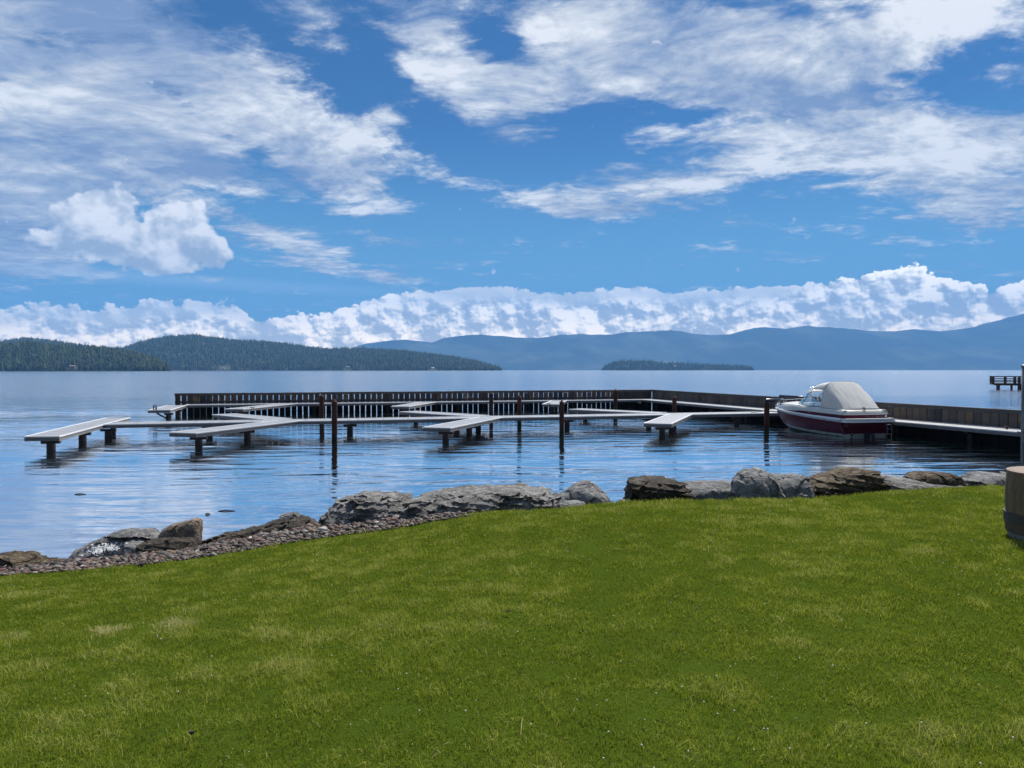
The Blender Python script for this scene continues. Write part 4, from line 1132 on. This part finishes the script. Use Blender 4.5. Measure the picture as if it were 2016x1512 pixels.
# windshield: front wrap and side panels
base_c = [(1.75,1.03,1.25),(2.6,1.0,1.27),(3.35,.93,1.30),(3.85,.74,1.345),(4.12,.40,1.375),(4.2,0,1.385)]
top_c = [(1.95,.93,1.50),(2.55,.89,1.70),(3.0,.80,1.86),(3.22,.62,1.90),(3.36,.33,1.92),(3.40,0,1.93)]
base_c = base_c+[(x,-y,z) for x,y,z in base_c[:-1][::-1]]; top_c = top_c+[(x,-y,z) for x,y,z in top_c[:-1][::-1]]
m_ = MB(); n = len(base_c); m_.add(base_c+top_c, [(k,k+1,n+k+1,n+k) for k in range(n-1)])
wsd = m_.build('windshield', 'glass', boat, True)
m_ = MB(); m_.tube(base_c, .016, 8); m_.tube(top_c, .014, 8)
for k in (2, 4, n-5, n-3): m_.tube([base_c[k], top_c[k]], .012, 8)
m_.build('windshield_frame', 'galv', boat, True)
# cockpit interior: seats, dash
for y_ in (.5,-.5): m_ = MB(); m_.box((2.1,y_,1.20), (.5,.55,.12), bev=.04); m_.box((1.87,y_,1.42), (.14,.55,.5), bev=.05); m_.build('seat', 'seat', boat)
m_ = MB(); m_.box((3.05,0,1.22), (.6,1.8,.20), bev=.05); m_.build('dashboard', 'cream', boat)
# bow fittings
m_ = MB()
for sg in (1,-1):
    pr_ = [(5.0, sg*.80, 1.28),(5.0,sg*.80,1.5),(5.7,sg*.55,1.48),(6.3,sg*.22,1.42)]
    m_.tube(pr_[1:]+[(6.5,sg*.02,1.40)], .013, 8)
    m_.tube(pr_[:2], .012, 8); m_.tube([(5.8,sg*.50,1.22),(5.8,sg*.51,1.48)], .012, 8); m_.tube([(6.35,sg*.18,1.12),(6.3,sg*.22,1.42)], .012, 8)
m_.build('bow_rail', 'chrome', boat, True)
m_ = MB(); m_.tube([(6.45,0,1.08),(6.72,0,1.09),(6.9,.0,1.02)], [.05,.05,.03], 10); m_.tube([(6.62,.07,1.22),(6.74,.07,1.10),(6.74,.07,.96)], [.02,.07,.03], 10); m_.build('anchor_roller', 'white', boat, True)
m_ = MB(); m_.tube([(5.1,.86,1.24),(5.28,.82,1.24)], .022, 8); m_.tube([(5.19,.84,1.18),(5.19,.84,1.24)], .016, 8); m_.build('cleat', 'black', boat, True)
m_ = MB(); m_.tube([(3.2,1.10,1.255),(3.4,1.075,1.262)], .024, 8); m_.build('cleat', 'black', boat, True)
m_ = MB(); m_.tube([(5.75,.475,.62),(5.76,.50,.62)], .022, 8); m_.build('bow_eye', 'chrome', boat, True)
m_ = MB(); m_.tube([(2.2,1.262,.985),(2.28,1.262,.985)], .014, 6); m_.build('vent', 'chrome', boat, True)
bpy.context.view_layer.update()
BM = Matrix.Translation(ST) @ Matrix.Rotation(HEAD, 4, 'Z')
# mooring line from the bow to the dock walkway
a_ = BM @ Vector((5.19,.84,1.24)); b_ = on_z(1479, 812.5, DZ+.06)
ln = []
for k in range(21):
    t = k/20; p = a_.lerp(b_, t); p.z -= .10*math.sin(math.pi*t); ln.append(p)
m_ = MB(); m_.tube(ln, [.014]*3+[.014]*3+[.03]*4+[.014]*11, 8); rp = m_.build('mooring_line', 'rope', None, True); tag(rp, 'dark mooring rope running from the maroon boat bow to the dock', 'rope')
# padded bumper arm from the bow pile, and a second one beyond it
X3, Y3 = (1510-1008)/F*36.7, 36.7
m_ = MB(); tip_ = Vector((X3+.86, Y3+.5, 1.46)); p0 = Vector((X3-.08, Y3-.02, 1.47)); m_.tube([p0, p0+(tip_-p0)*.04, tip_-(tip_-p0)*.05, tip_], [.07,.095,.095,.07], 14)
bb = m_.build('padded_bumper', 'blackbar', None, True); tag(bb, 'dark blue padded bumper bar lying on the pile at the boat bow', 'bumper')
m_ = MB(); q0 = Vector((15.25, 42.2, 1.50)); q1 = Vector((17.2, 41.2, 1.42)); m_.tube([q0, q1], .07, 12)
bb = m_.build('boat_boom', 'blackbar', None, True); tag(bb, 'thin dark boom above the grey wall just beyond the boat bow', 'boom')

# ------------------------------------------------------------------ half barrel planter
BX, BY = 5.60, 7.55; bz = float(ground(BX, BY))
bar = empty('barrel_planter', (BX, BY, bz)); tag(bar, 'weathered round wooden barrel planter with dark lower bands at the right edge of the lawn', 'planter')
m_ = MB(); m_.tube([(0,0,.22),(0,0,.40),(0,0,.55),(0,0,.67)], [.455,.462,.460,.448], 66); m_.build('staves', 'stave', bar, False)
m_ = MB(); m_.tube([(0,0,.67),(0,0,.685),(0,0,.686),(0,0,.66)], [.452,.452,.41,.40], 66); m_.build('rim', 'barreltop', bar)
m_ = MB(); m_.tube([(0,0,.16),(0,0,.255)], .474, 40); m_.build('band', 'band', bar)
m_ = MB(); m_.tube([(0,0,.05),(0,0,.158)], [.455,.466], 40); m_.build('band', 'band2', bar)
m_ = MB(); m_.tube([(0,0,-.15),(0,0,.05)], [.43,.43], 30); m_.build('footing', 'concrete', bar)
m_ = MB(); m_.tube([(0,0,.655),(0,0,.665)], .40, 40); m_.build('soil', 'ground', bar)

# ------------------------------------------------------------------ small things
def twig(px, py, L, ang, label):
    p = on_z(px, py, .005); m = MB(); d = Vector((math.cos(ang), math.sin(ang), 0))
    m.tube([p-d*L/2, p-d*L*.1+Vector((0,.01,.012)), p+d*L/2], [.008,.014,.006], 7); o = m.build('twig', 'twig', None, True); tag(o, label, 'twig', 'driftwood floating near the shore')
twig(158, 973, .24, .25, 'small dark twig floating on the water far left')
twig(409, 1012, .10, .2, 'short dark stick floating above the dark low rock')
twig(446, 1006, .34, .1, 'longest thin stick floating left of the large grey boulder')
def leaf(px, py, z, s, label, mat='leaf'):
    p = on_z(px, py, z); m = MB(); pts = [Vector((s*math.cos(a)*(1+.25*math.sin(3*a)), s*.7*math.sin(a), s*.35*math.cos(2*a)+.03)) for a in np.linspace(0,2*math.pi,12,endpoint=False)]
    n = len(pts); m.add([p+q for q in pts]+[p+q-Vector((0,0,.004)) for q in pts], [tuple(range(n)), tuple(range(n,2*n))[::-1]]+[(i,n+i,n+(i+1)%n,(i+1)%n) for i in range(n)])
    o = m.build('fallen_leaf', mat); tag(o, label, 'leaf')
g0 = on_z(1000,1210,1.36); leaf(1000, 1210, float(ground(g0.x,g0.y))+.0, .022, 'single reddish dry leaf on the grass in mid lawn')
g1 = on_z(379,1452,1.39); leaf(379, 1452, float(ground(g1.x,g1.y)), .020, 'dark curled brown leaf in the grass at lower left', 'twig')
pk = on_z(279,1123,.2); pkz = float(ground(pk.x, pk.y))
m_ = MB(); m_.tube([(0,0,-.02),(0,0,.02),(.004,0,.05),(0,0,.062)], [.03,.045,.03,.008], 9); o = m_.build('stone', 'rock_dark', None, True); o.location = (pk.x, pk.y, pkz); tag(o, 'lone dark stone on the grass below the pebble bank', 'stone')
# bird
bd = empty('bird', (at_y(1515,657,140).x, 140, at_y(1515,657,140).z)); tag(bd, 'small dark bird flying in front of the far blue mountains', 'bird')
m_ = MB(); m_.tube([(-.22,0,.02),(-.1,0,0),(.1,0,0),(.2,0,-.02)], [.01,.05,.06,.01], 8)
m_.add([(-.05,0,.02),(.08,0,.02),(-.15,-.5,.12),(-.05,-.15,.06)],[(0,1,3),(0,3,2)]); m_.add([(-.05,0,.02),(.08,0,.02),(-.30,.35,.22),(-.05,.15,.06)],[(1,0,3),(3,0,2)]); m_.build('body', 'black', bd)

# ------------------------------------------------------------------ far shores
def conifers(name, label, pts, hts, seed):
    r2 = np.random.default_rng(seed); n = len(pts); k = 5; tiers = [(0.02,.34,.55),(.30,.25,.80),(.58,.15,1.0)]
    T = []; Fc = []
    for (zb_, r, zt) in tiers:
        b = len(T)
        for i in range(k):
            a = 2*math.pi*(i+.3*zb_)/k; T.append((r*math.cos(a), r*math.sin(a), zb_))
        T.append((0,0,zt)); Fc += [(b+i, b+(i+1)%k, b+k) for i in range(k)]
    T = np.array(T); Fc = np.array(Fc); nv = len(T)
    V = np.repeat(T[None], n, 0); V = V*(1+r2.normal(0, .16, V.shape)); 
    wv = hts*r2.uniform(.65,1.35,n)*.8; a = r2.uniform(0, 6.28, n)
    X = (V[:,:,0]*np.cos(a)[:,None]-V[:,:,1]*np.sin(a)[:,None])*wv[:,None]; Y = (V[:,:,0]*np.sin(a)[:,None]+V[:,:,1]*np.cos(a)[:,None])*wv[:,None]
    V = np.stack([X+pts[:,0:1], Y+pts[:,1:2], V[:,:,2]*hts[:,None]+pts[:,2:3]], 2).reshape(-1,3)
    L = (Fc[None]+(np.arange(n)*nv)[:,None,None]).reshape(-1); m = n*len(Fc)
    o = np_mesh(name, V, L, np.arange(m)*3, np.full(m,3), 'forest', {'tint': np.repeat(r2.random(n), nv)})
    tag(o, label, 'forest', kind='stuff')
def hill(name, flabel, prof, Ds, Dr, Db, treeh, spacing, seed, clear=()):
    """prof: crest outline of the tree tops; Ds shore, Dr ridge, Db back distance"""
    pxs = np.array([p[0] for p in prof], float); hz = np.array([at_y(p[0], p[1], Dr).z for p in prof]) - treeh*.9
    hz = np.maximum(hz, .6)
    def height(X, Y):
        px = 1008+F*X/Y
        hr = np.interp(px, pxs, hz, left=-3, right=-3)
        t = np.clip((Y-Ds)/(Dr-Ds), 0, 1); f = np.where(Y < Dr, (t*(2-t))*.6+.4*t, 1-np.clip((Y-Dr)/(Db-Dr), 0, 1)**1.5)
        nz = (fbm(X/90., Y/90., seed, 4)-.5)*.28
        z = hr*f*(1+nz*np.sin(np.pi*t))
        return np.where((px < pxs[0]-1) | (px > pxs[-1]+1), -3, np.maximum(z, .4*np.sign(hr))), px
    c = (np.linspace(pxs[0]-3, pxs[-1]+3, 220)-1008)/F; ys = np.concatenate([[Ds-1], np.linspace(Ds, Db, 60)])
    K, Y = np.meshgrid(c, ys); X = K*Y; Z, _ = height(X.ravel(), Y.ravel()); Z = Z.reshape(X.shape); Z[0] = -1.5
    o = np_mesh(name, np.stack([X.ravel(), Y.ravel(), Z.ravel()], 1), *grid_faces(*X.shape), 'hill', None, True); tag(o, kind='structure')
    r2 = np.random.default_rng(seed)
    x0, x1 = X.min(), X.max(); n = int((x1-x0)*(Dr+.25*(Db-Dr)-Ds)/spacing**2)
    tx = r2.uniform(x0, x1, n); ty = Ds+2+r2.random(n)**1.15*(Dr+.25*(Db-Dr)-Ds)
    tz, px = height(tx, ty); ok = (tz > .3) & (px > pxs[0]) & (px < pxs[-1])
    dn = fbm(tx/60., ty/60., seed+5, 3); ok &= (r2.random(n) < .35+1.5*dn)
    for (ax, bx, yy) in clear: ok &= ~((px > ax) & (px < bx) & (ty < yy))
    tx, ty, tz, px = tx[ok], ty[ok], tz[ok], px[ok]
    hh = treeh*np.clip(r2.normal(1., .26, len(tx)), .4, 1.7)
    edge = np.minimum(1, .45+np.minimum(px-pxs[0], pxs[-1]-px)/14.)
    conifers('forest', flabel, np.stack([tx,ty,tz-.5],1), hh*edge, seed+1); return height
h1 = hill('headland', 'dark conifer forest covering the nearest headland on the left', [(-260,690),(-100,676),(0,676),(60,672),(130,680),(180,682),(230,687),(270,694),(300,703),(320,713),(336,729)], 1750, 2000, 2300, 12.5, 5.2, 51, [(132,156,1775)])
h2 = hill('hill', 'conifer forest covering the long low hill behind the headland', [(-260,668),(-60,676),(0,672),(50,664),(100,669),(150,677),(195,684),(240,685),(270,674),(300,666),(330,661),(385,658),(440,666),(480,669),(520,671),(560,675),(600,681),(640,686),(680,685),(720,685),(770,687),(800,690),(850,696),(900,703),(940,711),(970,720),(988,728)], 3000, 3800, 4300, 15., 10., 61, [(430,456,3060),(676,694,3040),(842,862,3030)])
h3 = hill('island', 'conifer forest covering the small island in the middle of the lake', [(1184,728),(1190,720),(1210,711),(1240,708),(1275,709),(1310,714),(1340,713),(1380,716),(1430,718),(1465,719),(1485,728)], 4200, 4320, 4450, 15., 8.5, 71)
# mountains
def mountains():
    prof = [(-800,690),(-300,700),(100,705),(180,697),(240,692),(300,700),(560,712),(640,700),(690,686),(720,676),(755,671),(800,668),(850,674),(872,666),(905,661),(950,659),(1000,662),(1030,665),(1062,664),(1100,659),(1140,657),(1190,659),(1250,653),(1320,650),(1360,655),(1400,660),(1440,658),(1470,648),(1500,643),(1545,647),(1590,641),(1640,645),(1700,650),(1760,652),(1800,647),(1850,652),(1885,648),(1920,642),(1960,630),(2016,617),(2120,600),(2300,590),(2800,620)]
    pxs = np.array([p[0] for p in prof], float); Dr = 12000.
    hz = np.array([at_y(p[0], p[1], Dr).z for p in prof])
    c = (np.linspace(-800, 2800, 520)-1008)/F; ys = np.linspace(10300, 12700, 64); K, Y = np.meshgrid(c, ys); X = K*Y
    px = 1008+F*K; hr = np.interp(px, pxs, hz)
    hr = hr*(1+(fbm(px/22., px*0, 3, 4)-.5)*.05)
    t = np.clip((Y-10300)/(Dr-10300), 0, 1)
    spur = fbm(X/700.+Y/3000., Y/1500., 17, 5)
    f = np.where(Y < Dr, .10*t**.5+.9*t**1.25, 1-np.clip((Y-Dr)/900, 0, 1)**1.5)
    Z = hr*f*(1+(spur-.5)*.9*np.sin(np.pi*t)**1.0) - 2*(t <= 0)
    o = np_mesh('mountains', np.stack([X.ravel(),Y.ravel(),Z.ravel()],1), *grid_faces(*X.shape), 'mountain', None, True); tag(o, kind='structure')
mountains()
# shoreline houses
def house(px, py, D, w_, d_, h_, label, wallm, roofm, win=3, storeys=1):
    X = (px-1008)/F*D; z = max(.3, at_y(px, py, D).z); o = empty('house', (X, D, z), rng.uniform(-.15,.15)); tag(o, label, 'house')
    m = MB(); m.box((0,0,h_/2-.5), (w_, d_, h_+1)); m.build('wall', wallm, o)
    m = MB(); r = h_*.42; m.add([(-w_/2-.6,-d_/2-.6,h_),(w_/2+.6,-d_/2-.6,h_),(w_/2+.6,d_/2+.6,h_),(-w_/2-.6,d_/2+.6,h_),(-w_/2+1,0,h_+r),(w_/2-1,0,h_+r)],[(0,1,5,4),(1,2,5),(2,3,4,5),(3,0,4),(3,2,1,0)]); m.build('roof', roofm, o)
    for s_ in range(storeys):
        for k in range(win):
            m = MB(); m.box((-w_/2+w_*(k+.5)/win, -d_/2-.05, h_*(s_+.5)/storeys), (w_/win*.45,.14,h_/storeys*.42)); m.build('window', 'window', o)
house(143, 724.5, 1762, 13, 8, 4.5, 'brown roofed cabin among the trees near the headland shore', 'housebrown', 'roofbrown', 3)
house(852, 727.3, 3008, 12, 8, 6.5, 'bright white house on the shore near the tip of the long hill', 'housewall', 'housewall', 3, 2)
house(440, 726.5, 3020, 10, 7, 4, 'small pale house on the shore below the highest hilltop', 'housewall', 'roofgrey', 2)
house(684, 724, 3030, 17, 8, 5, 'wide grey roofed house set back from the shore under the long hill', 'housewall', 'roofgrey', 4)
house(664, 721, 3120, 12, 8, 4.5, 'brown house higher in the trees under the long hill', 'housebrown', 'roofgrey', 3)
house(905, 725.5, 3025, 11, 7, 4, 'grey brown house near the right tip of the long hill', 'housebrown', 'roofgrey', 3)
X = (1329-1008)/F*4205; o = empty('tower_house', (X, 4205, 1)); tag(o, 'narrow pale tower house on the small island shore', 'tower')
m = MB(); m.box((0,0,10),(9,9,22)); m.build('wall','roofgrey',o)
m = MB(); m.box((0,0,22),(12,12,2)); m.add([(-6,-6,23),(6,-6,23),(6,6,23),(-6,6,23),(0,0,30)],[(0,1,4),(1,2,4),(2,3,4),(3,0,4),(3,2,1,0)]); m.build('roof','housewall',o)
for z in (5,11,17):
    m = MB(); m.box((0,-4.6,z),(4,.3,3)); m.build('window','window',o)

# ------------------------------------------------------------------ haze
def hazef(t):
    p = t.nodes.new('ShaderNodeVolumePrincipled'); p.inputs['Color'].default_value = (.18,.485,1.0,1); p.inputs['Density'].default_value = 9.5e-5
    p.inputs['Anisotropy'].default_value = 0.0
    return p
hm = bpy.data.materials.new('haze'); hm.use_nodes = True; t = hm.node_tree
for n in list(t.nodes): t.nodes.remove(n)
o_ = t.nodes.new('ShaderNodeOutputMaterial'); t.links.new(hazef(t).outputs[0], o_.inputs['Volume'])
mb = MB(); mb.box((0, 6390, 590), (44000, 12820, 1190)); hz_ = mb.build('haze', hm); tag(hz_, 'thin blue haze in the air over the lake', 'haze', kind='stuff')
